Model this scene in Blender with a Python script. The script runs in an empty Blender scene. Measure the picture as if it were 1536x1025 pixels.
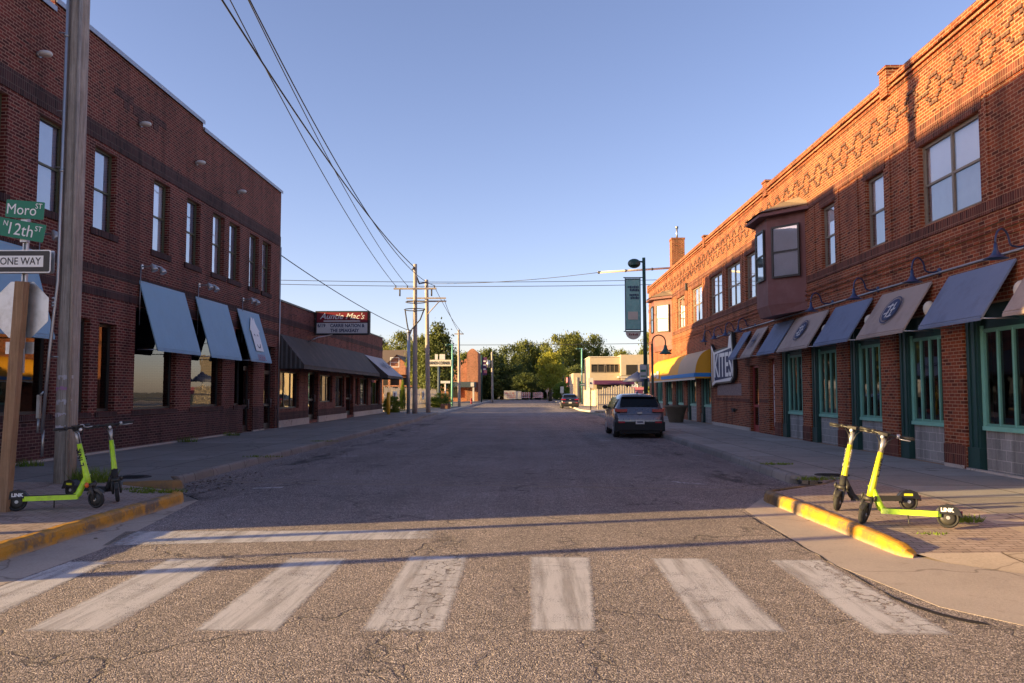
import bpy, bmesh, math, random
from math import sin, cos, pi, radians, sqrt
from mathutils import Vector, Matrix
random.seed(7)
sc = bpy.context.scene
# ---------------------------------------------------------------- camera
cam_d = bpy.data.cameras.new("camera"); cam = bpy.data.objects.new("camera", cam_d)
sc.collection.objects.link(cam); sc.camera = cam
cam_d.sensor_width = 36; cam_d.lens = 36 * 1195 / 1536.0
cam_d.clip_start = 0.05; cam_d.clip_end = 5000
cam.location = (0, 0, 1.7); cam.rotation_euler = (radians(90 + 3.615), 0, radians(1.196))
# ---------------------------------------------------------------- light
SUN_AZ = radians(15.0); SUN_EL = radians(8.7)
world = bpy.data.worlds.new("World"); sc.world = world; world.use_nodes = True
wn = world.node_tree.nodes; wl = world.node_tree.links; wn.clear()
sky = wn.new("ShaderNodeTexSky"); sky.sky_type = 'NISHITA'; sky.sun_disc = False
sky.sun_elevation = SUN_EL; sky.sun_rotation = radians(270 - 15.0)
sky.altitude = 0; sky.air_density = 0.8; sky.dust_density = 0.6; sky.ozone_density = 2.0
bg = wn.new("ShaderNodeBackground"); bg.inputs[1].default_value = 0.087
wo = wn.new("ShaderNodeOutputWorld"); tint = wn.new("ShaderNodeMix"); tint.data_type = 'RGBA'; tint.blend_type = 'MULTIPLY'; tint.inputs[0].default_value = 1
tint.inputs[7].default_value = (1.30, 1.01, 1.08, 1); hs = wn.new('ShaderNodeHueSaturation'); hs.inputs['Saturation'].default_value = .98; hs.inputs['Value'].default_value = 1.0; wl.new(sky.outputs[0], hs.inputs['Color']); wl.new(hs.outputs[0], tint.inputs[6]); wl.new(tint.outputs[2], bg.inputs[0]); wl.new(bg.outputs[0], wo.inputs[0])
sd = bpy.data.lights.new("sun", 'SUN'); sd.energy = 5.0; sd.angle = radians(0.55); sd.color = (1.0, 0.69, 0.29)
so = bpy.data.objects.new("sun", sd); sc.collection.objects.link(so)
LDIR = Vector((cos(SUN_AZ) * cos(SUN_EL), sin(SUN_AZ) * cos(SUN_EL), -sin(SUN_EL)))
so.rotation_euler = LDIR.to_track_quat('-Z', 'Y').to_euler()
sc.view_settings.view_transform = 'Standard'; sc.view_settings.look = 'None'
sc.view_settings.exposure = 1.78; sc.view_settings.gamma = 1.0; sc.view_settings.use_curve_mapping = False
sc.cycles.max_bounces = 6; sc.cycles.transparent_max_bounces = 12
# ---------------------------------------------------------------- helpers
COL = sc.collection

def tag(o, label=None, cat=None, group=None, kind=None):
    if label: o['label'] = label
    if cat: o['category'] = cat
    if group: o['group'] = group
    if kind: o['kind'] = kind
    return o

def empty(name, loc, label=None, cat=None, group=None, rz=0):
    o = bpy.data.objects.new(name, None); COL.objects.link(o); o.location = loc
    o.rotation_euler = (0, 0, rz); o.empty_display_size = .2
    o['_rz'] = 0
    del o['_rz']
    return tag(o, label, cat, group)

class MB:
    """collects shapes, then becomes ONE mesh object"""
    def __init__(s): s.v = []; s.f = []; s.sm = []; s.mi = []
    def poly(s, pts, smooth=False, mi=0):
        n = len(s.v); s.v += [tuple(p) for p in pts]; s.f.append(tuple(range(n, n + len(pts)))); s.sm.append(smooth); s.mi.append(mi)
    def box(s, x0, x1, y0, y1, z0, z1, mi=0, M=None):
        if x0 > x1: x0, x1 = x1, x0
        if y0 > y1: y0, y1 = y1, y0
        if z0 > z1: z0, z1 = z1, z0
        n = len(s.v)
        P = [(x0,y0,z0),(x1,y0,z0),(x1,y1,z0),(x0,y1,z0),(x0,y0,z1),(x1,y0,z1),(x1,y1,z1),(x0,y1,z1)]
        if M is not None: P = [tuple(M @ Vector(p)) for p in P]
        s.v += P
        for f in ((0,3,2,1),(4,5,6,7),(0,1,5,4),(1,2,6,5),(2,3,7,6),(3,0,4,7)):
            s.f.append(tuple(n + i for i in f)); s.sm.append(False); s.mi.append(mi)
        return s
    def cbox(s, c, d, M=None, mi=0):
        return s.box(c[0]-d[0]/2, c[0]+d[0]/2, c[1]-d[1]/2, c[1]+d[1]/2, c[2]-d[2]/2, c[2]+d[2]/2, mi, M)
    def slab(s, pts, z0, z1, mi=0):
        """extruded plan polygon"""
        a = sum(pts[i][0]*pts[(i+1) % len(pts)][1] - pts[(i+1) % len(pts)][0]*pts[i][1] for i in range(len(pts)))
        if a < 0: pts = pts[::-1]
        s.poly([(p[0], p[1], z1) for p in pts], mi=mi); s.poly([(p[0], p[1], z0) for p in pts[::-1]], mi=mi)
        for i in range(len(pts)):
            p, q = pts[i], pts[(i+1) % len(pts)]
            s.poly([(p[0],p[1],z0),(q[0],q[1],z0),(q[0],q[1],z1),(p[0],p[1],z1)], mi=mi)
        return s
    def tube(s, pts, r, seg=8, cap=True, mi=0, smooth=True):
        pts = [Vector(p) for p in pts]; n = len(pts)
        R = r if isinstance(r, (list, tuple)) else [r]*n
        rings = []; up = None
        for i, p in enumerate(pts):
            t = (pts[min(i+1, n-1)] - pts[max(i-1, 0)]).normalized()
            if up is None:
                up = Vector((0, 0, 1)) if abs(t.z) < .9 else Vector((1, 0, 0))
            a = t.cross(up)
            if a.length < 1e-4: a = t.cross(Vector((0, 1, 0)))
            a.normalize(); b = a.cross(t).normalized(); up = b
            ring = []
            for k in range(seg):
                w = 2*pi*k/seg; q = p + (a*cos(w) + b*sin(w))*R[i]
                ring.append(len(s.v)); s.v.append(tuple(q))
            rings.append(ring)
        for i in range(n-1):
            for k in range(seg):
                k2 = (k+1) % seg
                s.f.append((rings[i][k], rings[i][k2], rings[i+1][k2], rings[i+1][k])); s.sm.append(smooth); s.mi.append(mi)
        if cap:
            s.f.append(tuple(rings[0][::-1])); s.sm.append(False); s.mi.append(mi)
            s.f.append(tuple(rings[-1])); s.sm.append(False); s.mi.append(mi)
        return s
    def lathe(s, prof, c=(0,0,0), seg=20, M=None, mi=0):
        """prof: (r, z) list about the z axis at c"""
        rings = []
        for r, z in prof:
            ring = []
            for k in range(seg):
                w = 2*pi*k/seg; p = Vector((c[0]+r*cos(w), c[1]+r*sin(w), c[2]+z))
                if M is not None: p = M @ p
                ring.append(len(s.v)); s.v.append(tuple(p))
            rings.append(ring)
        for i in range(len(prof)-1):
            for k in range(seg):
                k2 = (k+1) % seg
                s.f.append((rings[i][k], rings[i][k2], rings[i+1][k2], rings[i+1][k])); s.sm.append(True); s.mi.append(mi)
        s.f.append(tuple(rings[0][::-1])); s.sm.append(False); s.mi.append(mi)
        s.f.append(tuple(rings[-1])); s.sm.append(False); s.mi.append(mi)
        return s
    def sphere(s, c, r, seg=14, rings=8, sc_=(1,1,1), M=None, mi=0):
        prof = [(max(1e-4, r*sin(pi*i/rings)), -r*cos(pi*i/rings)) for i in range(rings+1)]
        n = len(s.v); s.lathe(prof, (0,0,0), seg, None, mi)
        for i in range(n, len(s.v)):
            p = Vector((s.v[i][0]*sc_[0]+c[0], s.v[i][1]*sc_[1]+c[1], s.v[i][2]*sc_[2]+c[2]))
            if M is not None: p = M @ p
            s.v[i] = tuple(p)
        return s
    def build(s, name, mat, parent=None, M=None):
        me = bpy.data.meshes.new(name)
        V = s.v if M is None else [tuple(M @ Vector(p)) for p in s.v]
        off = Vector((0,0,0))
        if parent is not None:
            inv = parent.get('_x')
            off = world_loc(parent)
        elif V:
            xs = [p[0] for p in V]; ys = [p[1] for p in V]; zs = [p[2] for p in V]
            off = Vector(((min(xs)+max(xs))/2, (min(ys)+max(ys))/2, min(zs)))
        V = [(p[0]-off.x, p[1]-off.y, p[2]-off.z) for p in V]
        me.from_pydata(V, [], s.f); me.update()
        me.polygons.foreach_set('use_smooth', s.sm)
        mats = mat if isinstance(mat, (list, tuple)) else [mat]
        for m in mats: me.materials.append(m)
        if len(mats) > 1: me.polygons.foreach_set('material_index', s.mi)
        o = bpy.data.objects.new(name, me); COL.objects.link(o)
        if parent is not None: o.parent = parent; o.location = (0,0,0)
        else: o.location = off
        return o

def world_loc(o):
    v = Vector(o.location); p = o.parent
    while p is not None: v = v + Vector(p.location); p = p.parent
    return v

def children(o): return [c for c in bpy.data.objects if c.parent == o]
def copy_tree(o, parent=None):
    c = o.copy(); COL.objects.link(c); c.parent = parent
    for ch in children(o): copy_tree(ch, c)
    return c

def text_mesh(body, size, M, extrude=.004, shear=0, bold=0, sx=1, align='CENTER', spacing=1.0):
    cu = bpy.data.curves.new('t', 'FONT'); cu.body = body; cu.size = size; cu.extrude = extrude
    cu.align_x = align; cu.align_y = 'CENTER'; cu.shear = shear; cu.offset = bold; cu.resolution_u = 3
    cu.space_character = spacing; cu.space_line = .8
    ob = bpy.data.objects.new('t', cu); COL.objects.link(ob)
    dg = bpy.context.evaluated_depsgraph_get()
    me = bpy.data.meshes.new_from_object(ob.evaluated_get(dg))
    mb = MB()
    S = Matrix.Diagonal((sx, 1, 1, 1))
    mb.v = [tuple(M @ S @ v.co) for v in me.vertices]; mb.f = [tuple(p.vertices) for p in me.polygons]
    mb.sm = [False]*len(mb.f); mb.mi = [0]*len(mb.f)
    bpy.data.objects.remove(ob); bpy.data.curves.remove(cu); bpy.data.meshes.remove(me)
    return mb

def frame(o, xa, ya):
    """matrix with local x along xa, local y along ya, at o"""
    xa = Vector(xa).normalized(); za = xa.cross(Vector(ya)).normalized(); ya = za.cross(xa)
    M = Matrix.Identity(4)
    for i, a in enumerate((xa, ya, za)):
        M[0][i], M[1][i], M[2][i] = a.x, a.y, a.z
    M[0][3], M[1][3], M[2][3] = o
    return M
# ---------------------------------------------------------------- materials
def newmat(name):
    m = bpy.data.materials.new(name); m.use_nodes = True; nt = m.node_tree
    for n in list(nt.nodes): nt.nodes.remove(n)
    out = nt.nodes.new('ShaderNodeOutputMaterial'); b = nt.nodes.new('ShaderNodeBsdfPrincipled')
    nt.links.new(b.outputs[0], out.inputs[0]); return m, nt, b, out
def N(nt, t, **k):
    n = nt.nodes.new(t)
    for a, v in k.items():
        if a.startswith('i_'): n.inputs[a[2:].replace('_', ' ')].default_value = v
        else: setattr(n, a, v)
    return n
def L(nt, a, b): nt.links.new(a, b)
def math_(nt, op, a, b=None, c=None, clamp=False):
    n = nt.nodes.new('ShaderNodeMath'); n.operation = op; n.use_clamp = clamp
    for i, x in enumerate((a, b, c)):
        if x is None: continue
        if isinstance(x, (int, float)): n.inputs[i].default_value = x
        else: nt.links.new(x, n.inputs[i])
    return n.outputs[0]
def ramp(nt, fac, stops):
    r = nt.nodes.new('ShaderNodeValToRGB'); e = r.color_ramp.elements
    while len(e) > 1: e.remove(e[-1])
    for i, (p, c) in enumerate(stops):
        el = e[0] if i == 0 else e.new(p)
        el.position = p; el.color = (c[0], c[1], c[2], 1) if not isinstance(c, (int, float)) else (c, c, c, 1)
    nt.links.new(fac, r.inputs[0]); return r.outputs[0]
def mix(nt, fac, a, b, mode='MIX'):
    n = nt.nodes.new('ShaderNodeMix'); n.data_type = 'RGBA'; n.blend_type = mode
    def put(x, s):
        if isinstance(x, (int, float)): s.default_value = x
        elif isinstance(x, tuple): s.default_value = (x[0], x[1], x[2], 1)
        else: nt.links.new(x, s)
    put(fac, n.inputs[0]); put(a, n.inputs[6]); put(b, n.inputs[7]); return n.outputs[2]
def noise(nt, vec, scale, detail=3, rough=.55, dist=0):
    n = N(nt, 'ShaderNodeTexNoise'); n.inputs['Scale'].default_value = scale; n.inputs['Detail'].default_value = detail
    n.inputs['Roughness'].default_value = rough; n.inputs['Distortion'].default_value = dist
    nt.links.new(vec, n.inputs['Vector']); return n.outputs[0]
def pos(nt): return nt.nodes.new('ShaderNodeNewGeometry').outputs['Position']
def objc(nt): return nt.nodes.new('ShaderNodeTexCoord').outputs['Object']
def bump(nt, b, h, strength=.5, dist=.01):
    n = nt.nodes.new('ShaderNodeBump'); n.inputs['Strength'].default_value = strength; n.inputs['Distance'].default_value = dist
    nt.links.new(h, n.inputs['Height']); nt.links.new(n.outputs[0], b.inputs['Normal'])
def setp(b, **k):
    for a, v in k.items():
        a = a.replace('_', ' ')
        b.inputs[a].default_value = v

def plain(name, col, rough=.55, metal=0, var=.18, scale=6, bmp=0, bscale=40, coat=0, use_obj=True, spec=.5, dirt=None):
    m, nt, b, out = newmat(name); v = objc(nt) if use_obj else pos(nt)
    n = noise(nt, v, scale, 4, .6)
    f = math_(nt, 'MULTIPLY_ADD', n, 2*var, 1-var)
    c = mix(nt, 1.0, (col[0], col[1], col[2]), f, 'MULTIPLY')
    if 'blind' in name or 'screen' in name:
        oi = N(nt, 'ShaderNodeObjectInfo'); c = mix(nt, 1.0, c, math_(nt, 'MULTIPLY_ADD', oi.outputs['Random'], .22, .9), 'MULTIPLY')
    if dirt:
        n2 = noise(nt, v, dirt[1], 5, .65); c = mix(nt, ramp(nt, n2, [(.48, 0), (.7, dirt[2])]), c, dirt[0])
    L(nt, c, b.inputs['Base Color'])
    r = math_(nt, 'MULTIPLY_ADD', n, .25, rough-.12, clamp=True); L(nt, r, b.inputs['Roughness'])
    setp(b, Metallic=metal, Coat_Weight=coat, Specular_IOR_Level=spec)
    if bmp: bump(nt, b, noise(nt, v, bscale, 4), bmp, .004 if bscale > 10 else .05)
    return m

def wallvec(nt, swap=False):
    """u = x + y, v = z : running along any wall that is square to the street"""
    s = N(nt, 'ShaderNodeSeparateXYZ'); L(nt, pos(nt), s.inputs[0])
    u = math_(nt, 'ADD', s.outputs[0], s.outputs[1])
    c = N(nt, 'ShaderNodeCombineXYZ')
    if swap: L(nt, s.outputs[2], c.inputs[0]); L(nt, u, c.inputs[1])
    else: L(nt, u, c.inputs[0]); L(nt, s.outputs[2], c.inputs[1])
    return c.outputs[0]

def brick(name, c1, c2, mortar, w=.215, h=.0725, ms=.0075, swap=False, stain=None, offset=.5, blot=.35, odds=True):
    m, nt, b, out = newmat(name); v = wallvec(nt, swap)
    t = N(nt, 'ShaderNodeTexBrick', offset=offset); L(nt, v, t.inputs['Vector'])
    t.inputs['Scale'].default_value = 1; t.inputs['Mortar Size'].default_value = ms; t.inputs['Mortar Smooth'].default_value = .15
    t.inputs['Bias'].default_value = 0; t.inputs['Brick Width'].default_value = w; t.inputs['Row Height'].default_value = h
    t.inputs['Color1'].default_value = (*c1, 1); t.inputs['Color2'].default_value = (*c2, 1); t.inputs['Mortar'].default_value = (*mortar, 1)
    n = noise(nt, pos(nt), .55, 5, .6); n2 = noise(nt, pos(nt), 26, 3, .6)
    # odd dark and pale bricks : a second draw on the same bond, shifted by whole bricks
    sh = N(nt, 'ShaderNodeVectorMath', operation='ADD'); L(nt, v, sh.inputs[0]); sh.inputs[1].default_value = (w*37, h*58, 0)
    t2 = N(nt, 'ShaderNodeTexBrick', offset=offset); L(nt, sh.outputs[0], t2.inputs['Vector'])
    t2.inputs['Scale'].default_value = 1; t2.inputs['Mortar Size'].default_value = 0; t2.inputs['Brick Width'].default_value = w; t2.inputs['Row Height'].default_value = h
    t2.inputs['Color1'].default_value = (0,0,0,1); t2.inputs['Color2'].default_value = (1,1,1,1); t2.inputs['Mortar'].default_value = (.5,.5,.5,1)
    odd = ramp(nt, t2.outputs[0], [(0, .42), (.13, .5), (.2, .92), (.8, 1.0), (.92, 1.0), (1, 1.0)])
    c = mix(nt, 1.0, t.outputs[0], math_(nt, 'MULTIPLY_ADD', n, 2*blot, 1-blot), 'MULTIPLY')
    mv = N(nt, 'ShaderNodeMapping'); mv.inputs['Scale'].default_value = (1.6, 1.6, .16); L(nt, pos(nt), mv.inputs[0])
    c = mix(nt, 1.0, c, ramp(nt, noise(nt, mv.outputs[0], 1.0, 5, .65), [(.35, .62), (.52, 1.0), (.7, 1.06)]), 'MULTIPLY')
    c = mix(nt, 1.0, c, math_(nt, 'MULTIPLY_ADD', n2, .5, .75), 'MULTIPLY')
    c = mix(nt, math_(nt, 'SUBTRACT', 1.0, t.outputs[1]), c, mix(nt, 1.0, c, odd, 'MULTIPLY')) if odds else c
    if stain:
        n3 = noise(nt, pos(nt), .9, 6, .7); c = mix(nt, ramp(nt, n3, [(.52, 0), (.72, .55)]), c, stain)
    L(nt, c, b.inputs['Base Color']); setp(b, Roughness=.85, Specular_IOR_Level=.25)
    hgt = math_(nt, 'MULTIPLY_ADD', n2, .35, math_(nt, 'SUBTRACT', 1.0, t.outputs[1]))
    bump(nt, b, hgt, .8, .006)
    return m

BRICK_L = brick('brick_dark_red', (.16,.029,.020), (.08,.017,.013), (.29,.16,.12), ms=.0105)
BRICK_LD = brick('brick_purple_soldier', (.075,.030,.028), (.045,.020,.020), (.12,.085,.075), w=.215, h=.073, swap=True, offset=0, ms=.007)
BRICK_LB = brick('brick_purple_base', (.085,.028,.028), (.055,.02,.021), (.19,.12,.10), ms=.008)
BRICK_A = brick('brick_low_building', (.20,.062,.042), (.13,.04,.032), (.20,.12,.10), ms=.008)
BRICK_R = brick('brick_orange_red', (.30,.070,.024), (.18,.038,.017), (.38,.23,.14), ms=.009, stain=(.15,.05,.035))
BRICK_RS = brick('brick_red_soldier', (.16,.046,.03), (.095,.03,.022), (.26,.15,.10), w=.215, h=.073, swap=True, offset=0, ms=.007)
BRICK_RP = brick('brick_pier_red', (.18,.036,.025), (.11,.024,.019), (.27,.15,.11), ms=.009)
BRICK_F = brick('brick_far', (.42,.15,.08), (.34,.11,.06), (.4,.25,.18))
BLOCK = brick('glazed_grey_block', (.28,.285,.28), (.24,.245,.24), (.42,.41,.39), w=.30, h=.20, ms=.008, blot=.15, odds=False)

def concrete(name, col, joints=None, ms=.016, bmp=.4, blot=.3):
    m, nt, b, out = newmat(name); p = pos(nt)
    n = noise(nt, p, .7, 6, .65); n2 = noise(nt, p, 38, 4, .7); n3 = noise(nt, p, 4.5, 5, .7)
    c = mix(nt, 1.0, col, math_(nt, 'MULTIPLY_ADD', n, 2*blot, 1-blot), 'MULTIPLY')
    c = mix(nt, 1.0, c, math_(nt, 'MULTIPLY_ADD', n2, .6, .7), 'MULTIPLY')
    c = mix(nt, ramp(nt, n3, [(.55, 0), (.75, .5)]), c, (col[0]*.5, col[1]*.48, col[2]*.47))
    h = n2
    if joints:
        t = N(nt, 'ShaderNodeTexBrick', offset=joints[2] if len(joints) > 2 else 0); L(nt, p, t.inputs['Vector'])
        t.inputs['Scale'].default_value = 1; t.inputs['Mortar Size'].default_value = ms; t.inputs['Mortar Smooth'].default_value = .3
        t.inputs['Brick Width'].default_value = joints[0]; t.inputs['Row Height'].default_value = joints[1]
        t.inputs['Color1'].default_value = (1,1,1,1); t.inputs['Color2'].default_value = (.8,.78,.76,1); t.inputs['Mortar'].default_value = (.28,.25,.23,1)
        c = mix(nt, 1.0, c, t.outputs[0], 'MULTIPLY')
        h = math_(nt, 'MULTIPLY_ADD', n2, .4, math_(nt, 'SUBTRACT', 1.0, t.outputs[1]))
    # fine wandering cracks
    dv = N(nt, 'ShaderNodeVectorMath', operation='ADD'); L(nt, p, dv.inputs[0])
    nn = N(nt, 'ShaderNodeTexNoise'); nn.inputs['Scale'].default_value = 1.6; L(nt, p, nn.inputs['Vector']); L(nt, nn.outputs[1], dv.inputs[1])
    vo = N(nt, 'ShaderNodeTexVoronoi', feature='DISTANCE_TO_EDGE'); vo.inputs['Scale'].default_value = .33; L(nt, dv.outputs[0], vo.inputs['Vector'])
    ck = ramp(nt, vo.outputs[0], [(0, .6), (.003, .45), (.007, 0)])
    c = mix(nt, ck, c, (col[0]*.25, col[1]*.23, col[2]*.22))
    L(nt, c, b.inputs['Base Color']); setp(b, Roughness=.9, Specular_IOR_Level=.25)
    bump(nt, b, h, bmp, .008); return m

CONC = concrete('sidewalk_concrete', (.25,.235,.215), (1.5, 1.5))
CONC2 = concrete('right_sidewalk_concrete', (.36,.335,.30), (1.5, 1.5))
CONC_R = concrete('sidewalk_concrete_corner', (.50,.41,.32), (1.22, 1.22))
CONC_P = concrete('gutter_concrete', (.43,.36,.295), None)
CONC_W = concrete('foundation_concrete', (.42,.38,.34), None)
PAVER = concrete('brick_pavers', (.40,.315,.265), (.20, .10, .5), ms=.006, blot=.22)
KERBC = concrete('kerb_concrete', (.27,.25,.23), (.9, .9), ms=.01)

def asphalt():
    m, nt, b, out = newmat('old_asphalt'); p = pos(nt)
    vo = N(nt, 'ShaderNodeTexVoronoi'); vo.inputs['Scale'].default_value = 108; L(nt, p, vo.inputs['Vector'])
    s = N(nt, 'ShaderNodeSeparateColor'); L(nt, vo.outputs['Color'], s.inputs[0])
    stone = ramp(nt, s.outputs[0], [(0, (.062,.054,.054)), (.3, (.148,.126,.122)), (.65, (.25,.208,.19)), (.88, (.39,.325,.295)), (1, (.62,.54,.50))])
    n = noise(nt, p, .35, 6, .6); n2 = noise(nt, p, 5, 5, .7); nf = noise(nt, p, 170, 3, .7)
    c = mix(nt, 1.0, stone, math_(nt, 'MULTIPLY_ADD', n, .8, .6), 'MULTIPLY')
    ml = N(nt, 'ShaderNodeMapping'); ml.inputs['Scale'].default_value = (1.3, .05, 1); L(nt, p, ml.inputs[0])
    c = mix(nt, 1.0, c, math_(nt, 'MULTIPLY_ADD', noise(nt, ml.outputs[0], 1.0, 4, .6), .7, .68), 'MULTIPLY')
    c = mix(nt, 1.0, c, math_(nt, 'MULTIPLY_ADD', n2, .7, .65), 'MULTIPLY')
    c = mix(nt, 1.0, c, math_(nt, 'MULTIPLY_ADD', nf, .9, .55), 'MULTIPLY')
    sx = N(nt, 'ShaderNodeSeparateXYZ'); L(nt, p, sx.inputs[0])
    # oil drips in the parking lanes
    def band(coord, c0, hw): return math_(nt, 'SUBTRACT', 1.0, math_(nt, 'DIVIDE', math_(nt, 'ABSOLUTE', math_(nt, 'SUBTRACT', coord, c0)), hw), clamp=True)
    lanes = math_(nt, 'ADD', band(sx.outputs[0], -5.5, .75), band(sx.outputs[0], 4.0, .8), clamp=True)
    mp = N(nt, 'ShaderNodeMapping'); mp.inputs['Scale'].default_value = (1.2, .35, 1); L(nt, p, mp.inputs[0])
    ns = noise(nt, mp.outputs[0], 1.0, 5, .7)
    st = math_(nt, 'MULTIPLY', math_(nt, 'MULTIPLY', lanes, ramp(nt, ns, [(.5, 0), (.62, 1)])), math_(nt, 'GREATER_THAN', sx.outputs[1], 12.5))
    c = mix(nt, math_(nt, 'MULTIPLY', st, .8), c, (.018,.017,.018))
    # transverse seam patches
    wob = math_(nt, 'MULTIPLY_ADD', noise(nt, p, .6, 3), .5, sx.outputs[1])
    wob = math_(nt, 'MULTIPLY_ADD', sx.outputs[0], .10, wob)
    seam = math_(nt, 'ADD', band(wob, 14.75, .16), band(wob, 15.25, .08), clamp=True)
    c = mix(nt, math_(nt, 'MULTIPLY', ramp(nt, seam, [(.1, 0), (.5, 1)]), .45), c, (.26,.21,.16))
    # cracks
    dv = N(nt, 'ShaderNodeVectorMath', operation='ADD'); L(nt, p, dv.inputs[0])
    nn = N(nt, 'ShaderNodeTexNoise'); nn.inputs['Scale'].default_value = 2.2; nn.inputs['Detail'].default_value = 5; L(nt, p, nn.inputs['Vector']); L(nt, nn.outputs[1], dv.inputs[1])
    v2 = N(nt, 'ShaderNodeTexVoronoi', feature='DISTANCE_TO_EDGE'); v2.inputs['Scale'].default_value = .42; L(nt, dv.outputs[0], v2.inputs['Vector'])
    v3 = N(nt, 'ShaderNodeTexVoronoi', feature='DISTANCE_TO_EDGE'); v3.inputs['Scale'].default_value = 3.2; L(nt, dv.outputs[0], v3.inputs['Vector'])
    nm = noise(nt, p, .45, 3)
    mask = ramp(nt, nm, [(.42, 0), (.55, 1)])
    ck = math_(nt, 'MULTIPLY', ramp(nt, v2.outputs[0], [(0, 1), (.006, .7), (.013, 0)]), mask)
    nearc = math_(nt, 'MULTIPLY', ramp(nt, v3.outputs[0], [(0, 1), (.02, .7), (.05, 0)]), ramp(nt, nm, [(.58, 0), (.66, .8)]))
    # crackled strips following the wheel tracks
    trk = math_(nt, 'ADD', band(sx.outputs[0], -.9, .28), band(sx.outputs[0], .45, .15), clamp=True)
    nearc = math_(nt, 'ADD', nearc, math_(nt, 'MULTIPLY', math_(nt, 'MULTIPLY', ramp(nt, v3.outputs[0], [(0, 1), (.04, .8), (.08, 0)]), ramp(nt, trk, [(.15, 0), (.5, .8)])), math_(nt, 'LESS_THAN', sx.outputs[1], 9.5)), clamp=True)
    ck = math_(nt, 'MAXIMUM', ck, nearc)
    c = mix(nt, math_(nt, 'MULTIPLY', ck, .6), c, (.035,.031,.03))
    L(nt, c, b.inputs['Base Color']); setp(b, Roughness=.88, Specular_IOR_Level=.3)
    h = math_(nt, 'SUBTRACT', math_(nt, 'MULTIPLY', vo.outputs['Distance'], -1.2), math_(nt, 'MULTIPLY', ck, 1.6))
    h = math_(nt, 'ADD', h, math_(nt, 'MULTIPLY', noise(nt, p, 9, 4), 1.2))
    bump(nt, b, h, .85, .009)
    return m
ASPH = asphalt()

def roadpaint(name, col, wear=.5, scale=7, crack=True):
    m, nt, b, out = newmat(name); p = pos(nt)
    n = noise(nt, p, scale, 6, .75); nf = noise(nt, p, 95, 3, .7); nl = noise(nt, p, 1.1, 3)
    c = mix(nt, 1.0, col, math_(nt, 'MULTIPLY_ADD', nf, .7, .6), 'MULTIPLY')
    L(nt, c, b.inputs['Base Color']); setp(b, Roughness=.8)
    a = math_(nt, 'ADD', math_(nt, 'ADD', math_(nt, 'MULTIPLY', n, .75), math_(nt, 'MULTIPLY', nf, 1.0)), math_(nt, 'MULTIPLY', nl, .45))
    a = ramp(nt, a, [(0, .15), (wear-.22, .4), (wear+.10, .84), (1, .92)])
    dv = N(nt, 'ShaderNodeVectorMath', operation='ADD'); L(nt, p, dv.inputs[0])
    nn = N(nt, 'ShaderNodeTexNoise'); nn.inputs['Scale'].default_value = 2.2; nn.inputs['Detail'].default_value = 5; L(nt, p, nn.inputs['Vector']); L(nt, nn.outputs[1], dv.inputs[1])
    v3 = N(nt, 'ShaderNodeTexVoronoi', feature='DISTANCE_TO_EDGE'); v3.inputs['Scale'].default_value = 3.2; L(nt, dv.outputs[0], v3.inputs['Vector'])
    crk = math_(nt, 'MULTIPLY', ramp(nt, v3.outputs[0], [(0, 1), (.03, .8), (.055, 0)]), ramp(nt, noise(nt, p, .8, 2), [(.45, 0), (.55, 1)]))
    sxx = N(nt, 'ShaderNodeSeparateXYZ'); L(nt, p, sxx.inputs[0])
    zone = math_(nt, 'SUBTRACT', 1.0, math_(nt, 'DIVIDE', math_(nt, 'ABSOLUTE', math_(nt, 'SUBTRACT', sxx.outputs[0], -.85)), .26), clamp=True)
    zone = math_(nt, 'ADD', zone, math_(nt, 'MULTIPLY', math_(nt, 'GREATER_THAN', sxx.outputs[0], 2.72), .8), clamp=True)
    crk = math_(nt, 'MULTIPLY', ramp(nt, v3.outputs[0], [(0, 1), (.02, .7), (.045, 0)]), math_(nt, 'ADD', math_(nt, 'MULTIPLY', ramp(nt, noise(nt, p, .8, 2), [(.56, 0), (.62, 1)]), .5), ramp(nt, zone, [(.1, 0), (.5, 1)]), clamp=True))
    if crack: a = math_(nt, 'MULTIPLY', a, math_(nt, 'SUBTRACT', 1.0, crk))
    uv = N(nt, 'ShaderNodeUVMap'); su = N(nt, 'ShaderNodeSeparateXYZ'); L(nt, uv.outputs[0], su.inputs[0])
    ne = noise(nt, p, 14, 5, .75)
    def edge(q): return math_(nt, 'SUBTRACT', .5, math_(nt, 'ABSOLUTE', math_(nt, 'SUBTRACT', q, .5)))
    ed_ = math_(nt, 'MINIMUM', edge(su.outputs[0]), math_(nt, 'MULTIPLY', edge(su.outputs[1]), 3.0))
    ed_ = math_(nt, 'ADD', ed_, math_(nt, 'MULTIPLY_ADD', ne, .16, -.07))
    a = math_(nt, 'MULTIPLY', a, ramp(nt, ed_, [(.0, 0), (.09, 1)]))
    ms_ = N(nt, 'ShaderNodeMapping'); ms_.inputs['Scale'].default_value = (7, .5, 1); L(nt, p, ms_.inputs[0])
    a = math_(nt, 'MULTIPLY', a, ramp(nt, noise(nt, ms_.outputs[0], 1.0, 5, .65), [(.36, .5), (.54, 1)]))
    tr = N(nt, 'ShaderNodeBsdfTransparent'); mx = N(nt, 'ShaderNodeMixShader')
    L(nt, a, mx.inputs[0]); L(nt, tr.outputs[0], mx.inputs[1]); L(nt, b.outputs[0], mx.inputs[2]); L(nt, mx.outputs[0], out.inputs[0])
    bump(nt, b, nf, .5, .006)
    return m
PAINT = roadpaint('worn_white_road_paint', (.60,.575,.56), wear=1.17, scale=4)
PAINT2 = roadpaint('white_road_paint', (.56,.54,.53), wear=.9)
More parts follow.
